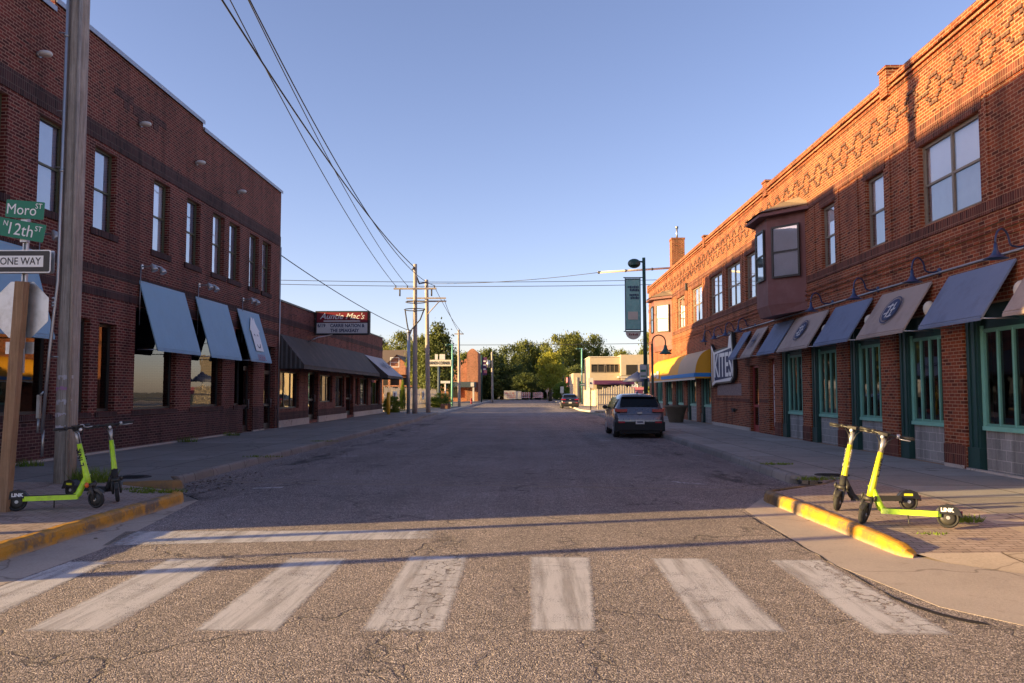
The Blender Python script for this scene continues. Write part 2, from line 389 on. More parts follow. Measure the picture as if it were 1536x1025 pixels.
def kerb_yellow():
    m, nt, b, out = newmat('yellow_kerb_paint'); p = pos(nt)
    n = noise(nt, p, 3.2, 6, .72); nf = noise(nt, p, 60, 3)
    s = N(nt, 'ShaderNodeSeparateXYZ'); L(nt, p, s.inputs[0])
    c = mix(nt, 1.0, (.50,.235,.012), math_(nt, 'MULTIPLY_ADD', nf, .5, .75), 'MULTIPLY')
    c = mix(nt, ramp(nt, n, [(.48, 0), (.58, .85)]), c, (.24,.14,.04))
    n4 = noise(nt, p, 1.3, 5, .75); c = mix(nt, ramp(nt, n4, [(.54, 0), (.60, .9)]), c, (.13,.10,.075))
    low = math_(nt, 'MULTIPLY', ramp(nt, s.outputs[2], [(.0, 1), (.05, 0)]), ramp(nt, n, [(.35, 0), (.5, 1)]))
    c = mix(nt, low, c, (.36,.27,.18))
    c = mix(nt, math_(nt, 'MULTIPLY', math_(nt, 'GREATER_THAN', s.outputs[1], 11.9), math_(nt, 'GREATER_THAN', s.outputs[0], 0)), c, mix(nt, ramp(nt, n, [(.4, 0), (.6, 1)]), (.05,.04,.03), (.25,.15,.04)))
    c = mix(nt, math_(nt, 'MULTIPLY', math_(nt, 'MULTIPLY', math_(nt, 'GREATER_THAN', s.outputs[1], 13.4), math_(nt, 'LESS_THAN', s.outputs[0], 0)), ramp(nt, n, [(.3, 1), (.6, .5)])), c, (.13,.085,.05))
    L(nt, c, b.inputs['Base Color']); setp(b, Roughness=.6)
    bump(nt, b, n, .5, .02); return m
YEL = kerb_yellow()

def ground_mat():
    m, nt, b, out = newmat('ground_gravel_grass'); p = pos(nt)
    n = noise(nt, p, .12, 5, .6); nf = noise(nt, p, 9, 5, .7)
    c = mix(nt, ramp(nt, n, [(.45, 0), (.6, 1)]), (.21,.18,.15), (.09,.10,.035))
    c = mix(nt, 1.0, c, math_(nt, 'MULTIPLY_ADD', nf, 1.1, .45), 'MULTIPLY')
    L(nt, c, b.inputs['Base Color']); setp(b, Roughness=.95); bump(nt, b, nf, .4, .03); return m
GROUND = ground_mat()

def glass(name='window_glass', tint=(.75,.8,.8), rough=.015, boost=1.0):
    m, nt, b, out = newmat(name); nt.nodes.remove(b)
    tr = N(nt, 'ShaderNodeBsdfTransparent'); tr.inputs[0].default_value = (*tint, 1)
    gl = N(nt, 'ShaderNodeBsdfGlossy'); gl.inputs['Roughness'].default_value = rough; gl.inputs[0].default_value = (.95,.97,1,1)
    fr = N(nt, 'ShaderNodeFresnel'); fr.inputs[0].default_value = 1.55
    nb = N(nt, 'ShaderNodeBump'); nb.inputs['Strength'].default_value = .06; nb.inputs['Distance'].default_value = .02
    L(nt, noise(nt, pos(nt), 1.4, 2), nb.inputs['Height']); L(nt, nb.outputs[0], gl.inputs['Normal'])
    mx = N(nt, 'ShaderNodeMixShader'); L(nt, math_(nt, 'MULTIPLY_ADD', fr.outputs[0], 1.25*boost, .03, clamp=True), mx.inputs[0])
    L(nt, tr.outputs[0], mx.inputs[1]); L(nt, gl.outputs[0], mx.inputs[2]); L(nt, mx.outputs[0], out.inputs[0]); return m
GLASS = glass(tint=(.95,.96,.97), boost=2.2); GLASSD = glass('dark_window_glass', (.4,.42,.42), boost=.85)
def wood(name, c1, c2, rough=.85, scale=3, bm=.7):
    m, nt, b, out = newmat(name); o = objc(nt)
    mp = N(nt, 'ShaderNodeMapping'); mp.inputs['Scale'].default_value = (14, 14, .55); L(nt, o, mp.inputs[0])
    n = noise(nt, mp.outputs[0], scale, 6, .7, .3); n2 = noise(nt, o, 1.7, 5, .7)
    c = mix(nt, ramp(nt, n, [(.3, 0), (.7, 1)]), c1, c2); c = mix(nt, 1.0, c, math_(nt, 'MULTIPLY_ADD', n2, .9, .5), 'MULTIPLY')
    L(nt, c, b.inputs['Base Color']); setp(b, Roughness=rough, Specular_IOR_Level=.2); bump(nt, b, n, bm, .012); return m
POLEW = wood('weathered_pole_wood', (.22,.185,.155), (.50,.44,.39))
POSTW = wood('brown_post_wood', (.22,.13,.07), (.36,.23,.14))
FENCEW = wood('pale_fence_wood', (.45,.36,.25), (.75,.64,.48), bm=.3)

M_ = dict(
 galv=plain('galvanised_steel', (.42,.43,.45), .42, .85, .15, 9),
 alu=plain('brushed_sign_back', (.46,.47,.48), .38, .85, .25, 3, dirt=((.25,.24,.22), 5, .6)),
 coping=plain('coping_metal', (.30,.33,.40), .5, .5),
 dkgreen=plain('dark_green_paint', (.012,.05,.045), .45, 0, .25, 5),
 green=plain('sea_green_paint', (.11,.29,.225), .5, 0, .2, 4),
 ltgreen=plain('pale_green_paint', (.18,.44,.35), .5, 0, .2, 4),
 signgreen=plain('street_sign_green', (.005,.17,.085), .35, 0, .1),
 white=plain('white_paint', (.78,.78,.76), .45, 0, .08),
 offwhite=plain('off_white_panel', (.60,.58,.56), .55, 0, .12),
 black=plain('black_paint', (.012,.012,.013), .45, 0, .2),
 blackm=plain('matt_black', (.018,.018,.019), .8, 0, .2),
 rubber=plain('tyre_rubber', (.022,.022,.022), .8, 0, .3, 20, .3),
 frameD=plain('dark_window_frame', (.035,.033,.028), .5, 0, .25),
 frameO=plain('olive_window_frame', (.075,.075,.035), .5, 0, .25),
 frameB=plain('brown_window_frame', (.20,.16,.115), .5, 0, .2),
 blind=plain('pale_roller_blind', (.88,.90,.94), .9, 0, .1, 2),
 blindD=plain('grey_insect_screen', (.46,.48,.54), .9, 0, .14, 3),
 blindL=plain('dusky_roller_blind', (.42,.46,.58), .9, 0, .2, 2),
 awnBlue=plain('blue_grey_awning_canvas', (.26,.43,.56), .85, 0, .12, 1.6, .5, 3),
 awnNavy=plain('navy_awning_canvas', (.16,.20,.30), .85, 0, .15, 2, .5, 3, dirt=((.10,.12,.18), 1.3, .6)),
 awnTaupe=plain('taupe_awning_canvas', (.36,.29,.255), .85, 0, .12, 2, .5, 3, dirt=((.17,.13,.12), 1.3, .5)),
 awnDark=plain('brown_black_awning_canvas', (.052,.045,.042), .8, 0, .35, 1.3, .4, 60, dirt=((.11,.09,.08), 1.2, .7)),
 awnGrey=plain('pale_grey_awning_canvas', (.36,.38,.42), .8, 0, .1, 2),
 yellow=plain('yellow_awning_canvas', (.74,.34,.012), .6, 0, .08, 2),
 tan=plain('tan_awning_canvas', (.50,.37,.24), .7, 0, .1, 2),
 sky=plain('sky_blue_canvas', (.02,.22,.55), .6, 0, .08),
 lampblue=plain('blue_enamel', (.012,.035,.11), .4, 0, .15, coat=.3),
 lampgreen=plain('green_enamel', (.02,.10,.075), .4, 0, .15, coat=.3),
 poleG=plain('green_pole_paint', (.02,.065,.05), .45, 0, .25),
 bay=plain('maroon_bay_paint', (.17,.068,.06), .7, 0, .22, 2.5, .3, 40, dirt=((.23,.12,.11), 2, .5)),
 shingle=plain('brown_shingle', (.17,.12,.08), .9, 0, .35, 14, .6, 30),
 roof=plain('roof_membrane', (.12,.12,.12), .9, 0, .2, 1),
 dark=plain('dark_interior', (.02,.018,.017), .95, 0, .3),
 interior=plain('brown_interior', (.10,.07,.05), .95, 0, .5, 1.2),
 lime=plain('lime_yellow_paint', (.50,.80,.02), .42, 0, .12, 8, coat=.3, dirt=((.22,.30,.05), 11, .5)),
 yel2=plain('bright_yellow_paint', (.66,.66,.015), .42, 0, .12, 8, coat=.3, dirt=((.30,.28,.05), 11, .5)),
 silver=plain('silver_tube', (.50,.50,.49), .4, .6, .12, 9),
 grip=plain('black_rubber_grip', (.02,.02,.02), .6, 0, .2),
 red=plain('sign_red', (.20,.008,.02), .5, 0, .1, 3),
 doorred=plain('red_door_paint', (.30,.035,.03), .5, 0, .2),
 purple=plain('purple_banner', (.08,.018,.07), .7, 0, .15, 2),
 pink=plain('pink_banner', (.50,.17,.22), .7, 0, .2, 2),
 banner=plain('teal_banner_cloth', (.24,.50,.44), .75, 0, .25, 5, dirt=((.38,.56,.5), 7, .7)),
 navy=plain('navy_ink', (.02,.03,.09), .6),
 cream=plain('cream_panel', (.62,.56,.45), .6, 0, .1),
 stucco=plain('tan_stucco', (.46,.38,.27), .9, 0, .12, 2, .3),
 stucco2=plain('pale_stucco', (.60,.54,.44), .9, 0, .1, 2, .3),
 slate=plain('blue_grey_cladding', (.05,.075,.10), .7, 0, .2),
 bollard=plain('yellow_bollard_paint', (.70,.42,.02), .5, 0, .15, dirt=((.3,.2,.06), 8, .6)),
 iron=plain('cast_iron', (.03,.028,.027), .7, .5, .3, 20, .5, 30),
 pot=plain('dark_clay_planter', (.15,.115,.075), .8, 0, .25, 5, .3),
 soil=plain('dark_soil', (.03,.022,.015), .95, 0, .4, 20),
 cable=plain('black_cable', (.03,.03,.035), .7),
 bark=plain('bark', (.07,.05,.035), .95, 0, .4, 8, .6, 20),
 rust=plain('rusty_box', (.20,.10,.06), .8, 0, .3),
 tape=plain('paper_scraps', (.50,.46,.50), .8, 0, .25, 20),
 paperP=plain('purple_paper_scraps', (.40,.20,.35), .8, 0, .3, 20),
 orange=plain('orange_reflector', (.70,.12,.02), .35),
 brickC=plain('burnt_header_brick', (.12,.058,.038), .85, 0, .35, 14, .5, 60),
 redw=plain('red_barrier_stripe', (.55,.05,.04), .5),
)
# ---------------------------------------------------------------- ground, road, pavements
def struct(mb, name, mat): return tag(mb.build(name, mat), kind='structure')
g = MB(); g.poly([(-900,-300,-.012),(900,-300,-.012),(900,1500,-.012),(-900,1500,-.012)]); struct(g, 'ground', GROUND)
r = MB()
r.slab([(-70,-40),(70,-40),(70,6.0),(3.6,6.0),(3.25,6.5),(3.0,8.1),(3.12,11.7),(3.9,13.3),(4.95,14.7),(4.95,57),(4.4,64),(4.4,150),(30,154),(30,166),(-40,166),(-40,154),(-7.0,150),(-7.0,60),(-6.42,48),(-6.42,14.2),(-5.2,12.6),(-4.62,8.6),(-4.66,6.0),(-70,6.0)], -.3, 0)
struct(r, 'road', ASPH)
# concrete gutters beside the corner islands
gu = MB()
gu.slab([(3.25,6.5),(3.6,6.0),(15,6.0),(15,8.4),(4.6,8.4),(3.98,8.45),(3.75,12.7),(3.9,13.3),(3.12,11.7),(3.0,8.1)], -.3, .0015)
struct(gu, 'gutter', CONC_P)
gu = MB(); gu.slab([(-4.62,8.6),(-5.2,12.6),(-5.34,12.3),(-5.34,8.0),(-5.8,6.0),(-4.66,6.0)], -.3, .0015); struct(gu, 'gutter', CONC_P)
# joint between gutter and asphalt : a broken, dark lip
lip = MB()
rr = random.Random(3)
pts = [(3.02 + .1*(12-y)/12*0 + rr.uniform(-.015,.015), y) for y in [6.7 + .25*i for i in range(20)]]
for i in range(len(pts)-1):
    w = .004 + rr.random()**2*.022
    lip.poly([(pts[i][0]-w, pts[i][1], .003),(pts[i][0]+.005, pts[i][1], .003),(pts[i+1][0]+.005, pts[i+1][1], .003),(pts[i+1][0]-w, pts[i+1][1], .003)])
hole = [(3.02,6.85),(3.06,6.6),(3.14,6.36),(3.22,6.2),(3.34,6.08),(3.37,5.99),(3.24,6.05),(3.11,6.26),(3.03,6.5),(3.0,6.75)]
lip.poly([(p[0], p[1], .004) for p in hole])
struct(lip, 'gutter_crack', M_['iron'])
# left pavement
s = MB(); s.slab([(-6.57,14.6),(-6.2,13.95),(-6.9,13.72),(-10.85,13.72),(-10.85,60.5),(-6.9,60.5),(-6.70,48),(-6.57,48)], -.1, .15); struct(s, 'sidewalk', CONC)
s = MB(); s.slab([(-5.46,7.0),(-5.46,12.2),(-6.95,13.3),(-7.2,13.72),(-10.85,13.72),(-10.85,7.0)], -.1, .149); struct(s, 'sidewalk', PAVER)
# kerbs (left)
def kerb(pts, w, mat, z=.154, name='kerb', side=1, round_=True):
    zs = z if isinstance(z, list) else [z]*len(pts)
    """strip of kerb along pts; pts = outer foot line, body on the given side"""
    m = MB(); n = len(pts)
    nrm = []
    for i in range(n):
        a = Vector(pts[max(i-1,0)]); b = Vector(pts[min(i+1,n-1)]); t = (b-a).normalized(); nrm.append(Vector((-t.y, t.x))*side)
    if mat is YEL:   # denser, slightly uneven old kerb
        P2, Z2, k_ = [], [], random.Random(len(pts)+int(pts[0][1]*10))
        for i in range(n-1):
            a, b = Vector(pts[i]), Vector(pts[i+1]); c_ = max(1, int((b-a).length/.12))
            for j in range(c_): q = a.lerp(b, j/c_); P2.append((q.x+k_.uniform(-.004,.004), q.y)); Z2.append(zs[i]+(zs[i+1]-zs[i])*j/c_+k_.uniform(-.005,.004))
        P2.append(pts[-1]); Z2.append(zs[-1]); pts, zs, n = P2, Z2, len(P2); nrm = []
        for i in range(n):
            a = Vector(pts[max(i-1,0)]); b = Vector(pts[min(i+1,n-1)]); t = (b-a).normalized(); nrm.append(Vector((-t.y, t.x))*side)
    def prof_(z): return [(0,-.1),(-.006,.0),(.006,z*.55),(.016,z*.80),(.034,z*.94),(.06,z),(w-.03,z),(w,z*.93),(w,-.1)]
    prof = prof_(1)
    for i in range(n-1):
        for k in range(len(prof)-1):
            P = []
            for (j, kk) in ((i,k),(i+1,k),(i+1,k+1),(i,k+1)):
                pf = prof_(zs[j])[kk]; q = Vector(pts[j]) + nrm[j]*pf[0]; P.append((q.x, q.y, pf[1]))
            m.poly(P if side < 0 else P[::-1], smooth=(0 < k < 7))
    for i in (0, n-1):
        P = [(Vector(pts[i]) + nrm[i]*p[0]).to_3d() + Vector((0,0,p[1])) for p in prof_(zs[i])]
        m.poly(P)
    return tag(m.build(name, mat), kind='structure')
kerb([(-5.30,7.0),(-5.30,9.6),(-5.29,12.15),(-5.36,12.40),(-5.6,12.6)], .16, YEL, z=.165, side=1)
kerb([(-5.6,12.6),(-7.0,13.45)], .13, PAVER, z=.156, side=1)
kerb([(-6.95,13.62),(-6.2,13.86),(-6.08,13.98),(-6.15,14.2),(-6.40,14.62)], .15, YEL, z=.16, side=1)
kerb([(-6.40,14.62),(-6.42,30),(-6.44,48)], .15, KERBC, z=.156, side=1)
kerb([(-6.44,48),(-6.60,60.5)], .15, KERBC, z=.05, side=1)
# right pavement
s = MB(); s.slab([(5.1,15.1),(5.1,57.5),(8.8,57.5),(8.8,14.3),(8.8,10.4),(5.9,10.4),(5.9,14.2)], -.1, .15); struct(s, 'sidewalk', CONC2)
s = MB(); s.slab([(3.85,10.3),(3.80,12.6),(4.95,13.6),(5.2,14.35),(5.9,14.2),(5.9,10.4),(5.6,10.4),(5.6,10.3)], -.1, .149)
struct(s, 'sidewalk', PAVER)
# dropped ramp at the corner
m = MB()
m.poly([(3.93,8.45,.03),(5.6,8.45,.055),(5.6,10.3,.149),(3.85,10.3,.149)]); struct(m, 'sidewalk_ramp', PAVER)
m = MB()
m.poly([(5.6,8.45,.055),(15,8.45,.055),(15,10.4,.15),(5.6,10.4,.15)])
A = [(4.0,8.45,.032),(5.6,8.45,.055),(9.5,8.45,.055),(15,8.45,.055)]; B = [(4.15,8.15,.004),(4.7,7.6,.004),(9.5,7.0,.004),(15,6.9,.004)]
for i in range(3): m.poly([B[i], B[i+1], A[i+1], A[i]])
struct(m, 'sidewalk_ramp', CONC_R)
kerb([(3.93,8.36),(3.865,8.42),(3.83,8.55),(3.80,9.2),(3.75,10.4),(3.70,11.6),(3.66,12.45),(3.68,12.70),(3.86,12.95)], .14, YEL, z=[.03,.075,.115,.145,.165,.168,.168,.165,.16], side=-1)
kerb([(3.86,12.95),(4.9,13.72),(5.3,14.3)], .14, YEL, z=.155, side=-1)
kerb([(4.84,15.05),(4.95,20),(4.95,30),(4.95,57.5)], .16, KERBC, z=.157, side=-1)
# rounded yellow nose
# storm drain slab and its dark mouth
m = MB(); m.slab([(4.86,14.98),(5.05,15.08),(5.9,14.2),(5.3,14.35)], .09, .158); struct(m, 'kerb', KERBC)
m = MB(); m.box(5.15,5.75,14.15,14.45,-.1,.10); struct(m, 'gutter', M_['iron'])
# right pavement beyond the side lot, left pavement beyond the drive
s = MB(); s.slab([(5.4,66),(4.7,72),(4.7,150),(6.8,150),(6.8,66)], -.1, .13); struct(s, 'sidewalk', CONC_R)
kerb([(5.4,65.8),(4.6,72),(4.6,150)], .16, CONC_W, z=.14, side=-1)
s = MB(); s.slab([(-7.7,60.5),(-7.1,66),(-7.15,148),(-10.2,148),(-11.5,60.5)], -.1, .13); struct(s, 'sidewalk', CONC)
kerb([(-7.7,60.4),(-7.05,66),(-7.1,148)], .15, CONC_W, z=.14, side=1)
s = MB(); s.slab([(-7.7,60.5),(-11.5,60.5),(-10.2,148),(-60,148),(-60,60.5)][::-1], -.1, .05); struct(s, 'parking_lot', CONC_W)
s = MB(); s.slab([(6.8,58.4),(6.8,150),(60,150),(60,58.4)], -.1, .03); struct(s, 'parking_lot', CONC_R)
# road markings
def mark(quads, mat, name='crosswalk', z=.0015):
    m = MB()
    for q in quads:
        m.poly([(p[0], p[1], z) for p in q])
    o = m.build(name, mat); uvl = o.data.uv_layers.new(name='UVMap')
    for i in range(len(uvl.data)): uvl.data[i].uv = ((0,0),(1,0),(1,1),(0,1))[i % 4]
    return tag(o, kind='structure')
mark([[(-4.66,5.55),(-4.0,5.55),(-4.2,8.05),(-4.62,8.05)],[(-3.61,5.7),(-3.0,5.7),(-3.05,8.2),(-3.68,8.2)],[(-2.4,5.73),(-1.79,5.73),(-1.85,8.26),(-2.46,8.26)],
      [(-1.21,5.75),(-.6,5.75),(-.62,8.38),(-1.25,8.38)],[(0,5.79),(.48,5.79),(.64,8.36),(0,8.37)],[(1.22,5.8),(1.84,5.8),(1.84,8.33),(1.24,8.33)],[(2.42,5.75),(2.99,5.75),(2.96,8.27),(2.42,8.27)]], PAINT)
mark([[(-4.72,8.85),(-1.09,9.36),(-1.14,9.93),(-4.92,9.75)]], PAINT, 'stop_line')
ticks = []
for (x, y) in ((-4.6,14.15),(-4.75,21.1),(-4.75,27.8),(-4.8,34.3),(-4.85,41)): ticks.append([(x-.3,y-.12),(x+.25,y+.05),(x+.25,y+.2),(x-.3,y)])
for (x, y) in ((2.95,15.1),(2.95,21.5),(2.75,28.1)):
    ticks.append([(x-.28,y+.18),(x-.16,y+.28),(x+.05,y),(x-.05,y-.08)]); ticks.append([(x-.04,y-.07),(x+.0,y+.05),(x+.34,y-.18),(x+.34,y-.24)])
mark(ticks, PAINT2, 'road_marking')
for (x, y, r_) in ((5.65,15.1,.31),(-7.22,14.48,.33)):
    m = MB(); m.lathe([(r_,0),(r_,.006)], (x,y,.15), 28)
    for i in range(-3,4): m.box(x-.2,x+.2,y+i*.07-.012,y+i*.07+.012,.156,.16)
    tag(m.build('manhole_cover', M_['iron']), 'round dark iron manhole cover in the ' + ('right sidewalk behind the scooters' if x > 0 else 'left sidewalk behind the utility pole'), 'manhole cover')

# ---------------------------------------------------------------- building helpers
def facade(mb, X, inn, y0, y1, z0, z1, holes, depth=.22):
    ys = sorted(set([y0, y1] + [h[0] for h in holes] + [h[1] for h in holes])); zs = sorted(set([z0, z1] + [h[2] for h in holes] + [h[3] for h in holes]))
    ys = [y for y in ys if y0 <= y <= y1]; zs = [z for z in zs if z0 <= z <= z1]
    for i in range(len(ys)-1):
        for j in range(len(zs)-1):
            cy, cz = (ys[i]+ys[i+1])/2, (zs[j]+zs[j+1])/2
            if any(h[0] < cy < h[1] and h[2] < cz < h[3] for h in holes): continue
            P = [(X,ys[i],zs[j]),(X,ys[i+1],zs[j]),(X,ys[i+1],zs[j+1]),(X,ys[i],zs[j+1])]
            mb.poly(P if inn < 0 else P[::-1])
    d = inn*depth
    for (a, b, c, e) in holes:
        mb.poly([(X,a,c),(X+d,a,c),(X+d,a,e),(X,a,e)]); mb.poly([(X,b,c),(X+d,b,c),(X+d,b,e),(X,b,e)])
        mb.poly([(X,a,c),(X,b,c),(X+d,b,c),(X+d,a,c)]); mb.poly([(X,a,e),(X,b,e),(X+d,b,e),(X+d,a,e)])

def WM(X, inn, y0, y1, z0):
    """local x along the wall, y up, z outwards; origin at the opening's lower left seen from the street"""
    return frame((X, y0, z0), (0,1,0), (0,0,1)) if inn < 0 else frame((X, y1, z0), (0,-1,0), (0,0,1))

def window(parent, M, w, h, sb=.12, fw=.06, fm='frameD', mull=(), rail=.5, blinds=None, gl=None, name='window', sill=None, label=None, bo=.09):
    f = MB(); d = .05
    f.box(0,fw,0,h,-sb-d,-sb,M=M); f.box(w-fw,w,0,h,-sb-d,-sb,M=M)
    f.box(fw,w-fw,0,fw,-sb-d,-sb+.003,M=M); f.box(fw,w-fw,h-fw,h,-sb-d,-sb+.003,M=M)
    for u in mull: f.box(u*w-fw*.5,u*w+fw*.5,fw,h-fw,-sb-d+.002,-sb-.004,M=M)
    if rail: f.box(fw,w-fw,h*rail-.025,h*rail+.025,-sb-d+.004,-sb-.008,M=M)
    fo = f.build(name, M_[fm], parent)
    p = MB(); p.poly([M @ Vector(q) for q in ((fw*.6,fw*.6,-sb-.035),(w-fw*.6,fw*.6,-sb-.035),(w-fw*.6,h-fw*.6,-sb-.035),(fw*.6,h-fw*.6,-sb-.035))])
    p.build('pane', gl or GLASS, fo)
    if blinds:
        up, lo = blinds; hm = h*(rail or .5)
        if up: b = MB(); b.box(fw*.5,w-fw*.5,hm,h-fw*.5,-sb-bo-.01,-sb-bo,M=M); b.build('blind', M_[up], fo)
        if lo: b = MB(); b.box(fw*.5,w-fw*.5,fw*.5,hm-.002,-sb-bo-.02,-sb-bo-.01,M=M); b.build('insect_screen' if lo == 'blindD' else 'blind', M_[lo], fo)
    return fo

def door(parent, M, w, h, sb, fm, gl=None, label=None, midrail=True):
    f = MB(); d = .05; fw = .11
    f.box(0,fw,0,h,-sb-d,-sb,M=M); f.box(w-fw,w,0,h,-sb-d,-sb,M=M); f.box(fw,w-fw,0,.25,-sb-d,-sb-.003,M=M); f.box(fw,w-fw,h-fw,h,-sb-d,-sb-.003,M=M)
    if midrail: f.box(fw,w-fw,.95,1.05,-sb-d,-sb-.004,M=M)
    o = f.build('door', M_[fm], parent)
    if label: o['label'] = label
    p = MB(); p.poly([M @ Vector(q) for q in ((fw*.8,.2,-sb-.03),(w-fw*.8,.2,-sb-.03),(w-fw*.8,h-.09,-sb-.03),(fw*.8,h-.09,-sb-.03))]); p.build('pane', gl or GLASSD, o)
    hd = MB(); hd.tube([M @ Vector(q) for q in ((w-.06,.9,-sb),(w-.06,.9,-sb+.06),(w-.06,1.25,-sb+.06),(w-.06,1.25,-sb))], .012, 6); hd.build('handle', M_['galv'], o)
    return o

# ---------------------------------------------------------------- LEFT two-storey brick building
XL = -10.85
LB = empty('brick_building', (XL,21,0), 'dark red two-storey brick building at left with tall narrow upper windows and sloping awnings', 'building')
UPW = [(13.0,14.05),(15.0,16.05),(17.13,18.18),(19.4,20.45),(22.55,23.58),(24.8,25.83),(26.88,27.93),(28.4,29.46),(30.5,31.55),(32.0,33.05)]
GRW = [(9.2,12.6,1.2,3.5),(14.2,17.85,1.2,3.5),(18.4,19.45,1.2,3.5),(19.85,20.7,1.2,3.45),(21.7,24.3,1.2,4.05),(25.4,28.0,1.2,4.05),(29.2,30.1,1.2,4.05),(30.1,31.2,.15,4.05),(32.5,33.9,.15,3.6)]
holes = [(a,b,5.8,7.9) for a, b in UPW] + GRW
w = MB(); facade(w, XL, -1, 8.08, 34.3, .15, 9.9, holes, .24)
w.box(XL-.012,XL-18,8.08,8.38,.15,10.3); w.box(XL-.35,XL-18,34.0,34.298,.15,10.3); w.box(XL-18,XL-18.3,8.08,34.3,0,10.3)
for (a, b, zt) in ((8.08,17.52,10.45),(17.52,25.87,10.67),(25.87,34.3,10.45)): w.box(XL,XL-.35,a,b,9.9,zt)
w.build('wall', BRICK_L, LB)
b = MB()   # darker base course below the sills
ys = [8.08] + [v for g_ in GRW if g_[2] < 1 for v in g_[:2]] + [34.3]
for i in range(0, len(ys), 2): b.box(XL-.02,XL+.012,ys[i],ys[i+1],.16,1.12)
b.build('base_course', BRICK_LB, LB)
b = MB()
b.box(XL-.02,XL+.02,8.08,34.3,8.03,8.47)
for (a, z) in ((4.66,4.88),(4.12,4.34)): b.box(XL-.02,XL+.014,8.08,34.3,a,z)
for (a, c) in UPW: b.box(XL-.02,XL+.045,a-.12,c+.12,5.62,5.79)
for (a, c, z0, z1) in GRW:
    if z0 > 1: b.box(XL-.02,XL+.04,a-.1,c+.1,1.06,1.19)
d_ = MB()
for (a, c, z0, z1) in ((20.2,21.2,9.52,9.72),(21.2,22.2,9.33,9.62),(22.2,23.2,9.52,9.72),(20.7,21.0,9.3,9.52),(22.4,22.7,9.3,9.52),(21.5,21.9,9.15,9.33)): d_.box(XL-.02,XL+.012,a,c,z0,z1)
b.build('soldier_course', BRICK_LD, LB); d_.build('parapet_ornament', BRICK_LB, LB)
c = MB()
for (a, b_, zt) in ((7.9,17.52,10.45),(17.5,25.89,10.67),(25.87,34.36,10.45)): c.box(XL+.05,XL-.4,a,b_,zt,zt+.07); c.box(XL+.05,XL+.065,a,b_,zt-.06,zt+.06)
c.build('coping', M_['coping'], LB)
m = MB(); m.box(XL-.36,XL-18,8.25,33.99,9.7,9.85); m.build('roof', M_['roof'], LB)
m = MB(); m.box(XL-.02,XL+.05,7.95,29.2,.12,.2); m.box(XL-.02,XL+.05,31.2,32.5,.12,.2); m.build('foundation', CONC_W, LB)
m = MB(); m.box(XL-.24-.01,XL-7,8.3,33.9,5.0,5.1); m.box(XL-7,XL-7.1,8.3,33.9,.1,9.6); m.box(XL-.25,XL-7,8.3,33.9,.02,.06); m.build('interior_floor', M_['interior'], LB)
for i, (a, b_) in enumerate(UPW):
    bl = [('blindL','blindL'),('blindL','blindL'),('blindL','blindL'),('blindL','blindL'),('blind','blind'),('blindL','blindD'),('blind','blind'),('blindL','blindD'),('blindD','blindD'),('blindD','blindD')][i]
    window(LB, WM(XL,-1,a,b_,5.8), b_-a, 2.1, .14, .055, 'frameO', rail=.5, blinds=bl)
for (a, b_, z0, z1) in GRW:
    if z0 > 1:
        mu = (.36,) if b_-a > 3 else ()
        window(LB, WM(XL,-1,a,b_,z0), b_-a, z1-z0, .16, .07, 'frameD', mull=mu, rail=0, gl=GLASSD)
door(LB, WM(XL,-1,30.1,31.2,.15), 1.1, 2.5, .2, 'frameD'); window(LB, WM(XL,-1,30.1,31.2,2.65), 1.1, 1.4, .2, .05, 'frameD', rail=0, gl=GLASSD, name='transom_window')
door(LB, WM(XL,-1,32.5,33.9,.15), 1.4, 2.4, .2, 'frameD'); window(LB, WM(XL,-1,32.5,33.9,2.55), 1.4, 1.05, .2, .05, 'frameD', rail=0, gl=GLASSD, name='transom_window')
m = MB(); m.tube([(XL+.06,34.2,.15),(XL+.06,34.2,8.0)], .025, 6); m.build('downpipe', M_['galv'], LB)
# jug lights on the parapet
names4 = ('nearest the utility pole', 'second from the left', 'third from the left', 'rightmost of the four')
for i, y in enumerate((16.98,21.62,25.37,29.14)):
    t = empty('wall_light', (XL,y,9.17), 'small white dome light on the dark red parapet, ' + names4[i], 'wall light', 'small dome lights along the left parapet')
    m = MB(); m.sphere((XL+.16,y,9.17), .12, 12, 8, (1.35,1,.6)); m.build('dome', M_['offwhite'], t)
    m = MB(); m.lathe([(.07,0),(.07,.05)], (0,0,0), 12, frame((XL,y,9.15),(0,1,0),(0,0,1))); m.build('mount', M_['galv'], t)
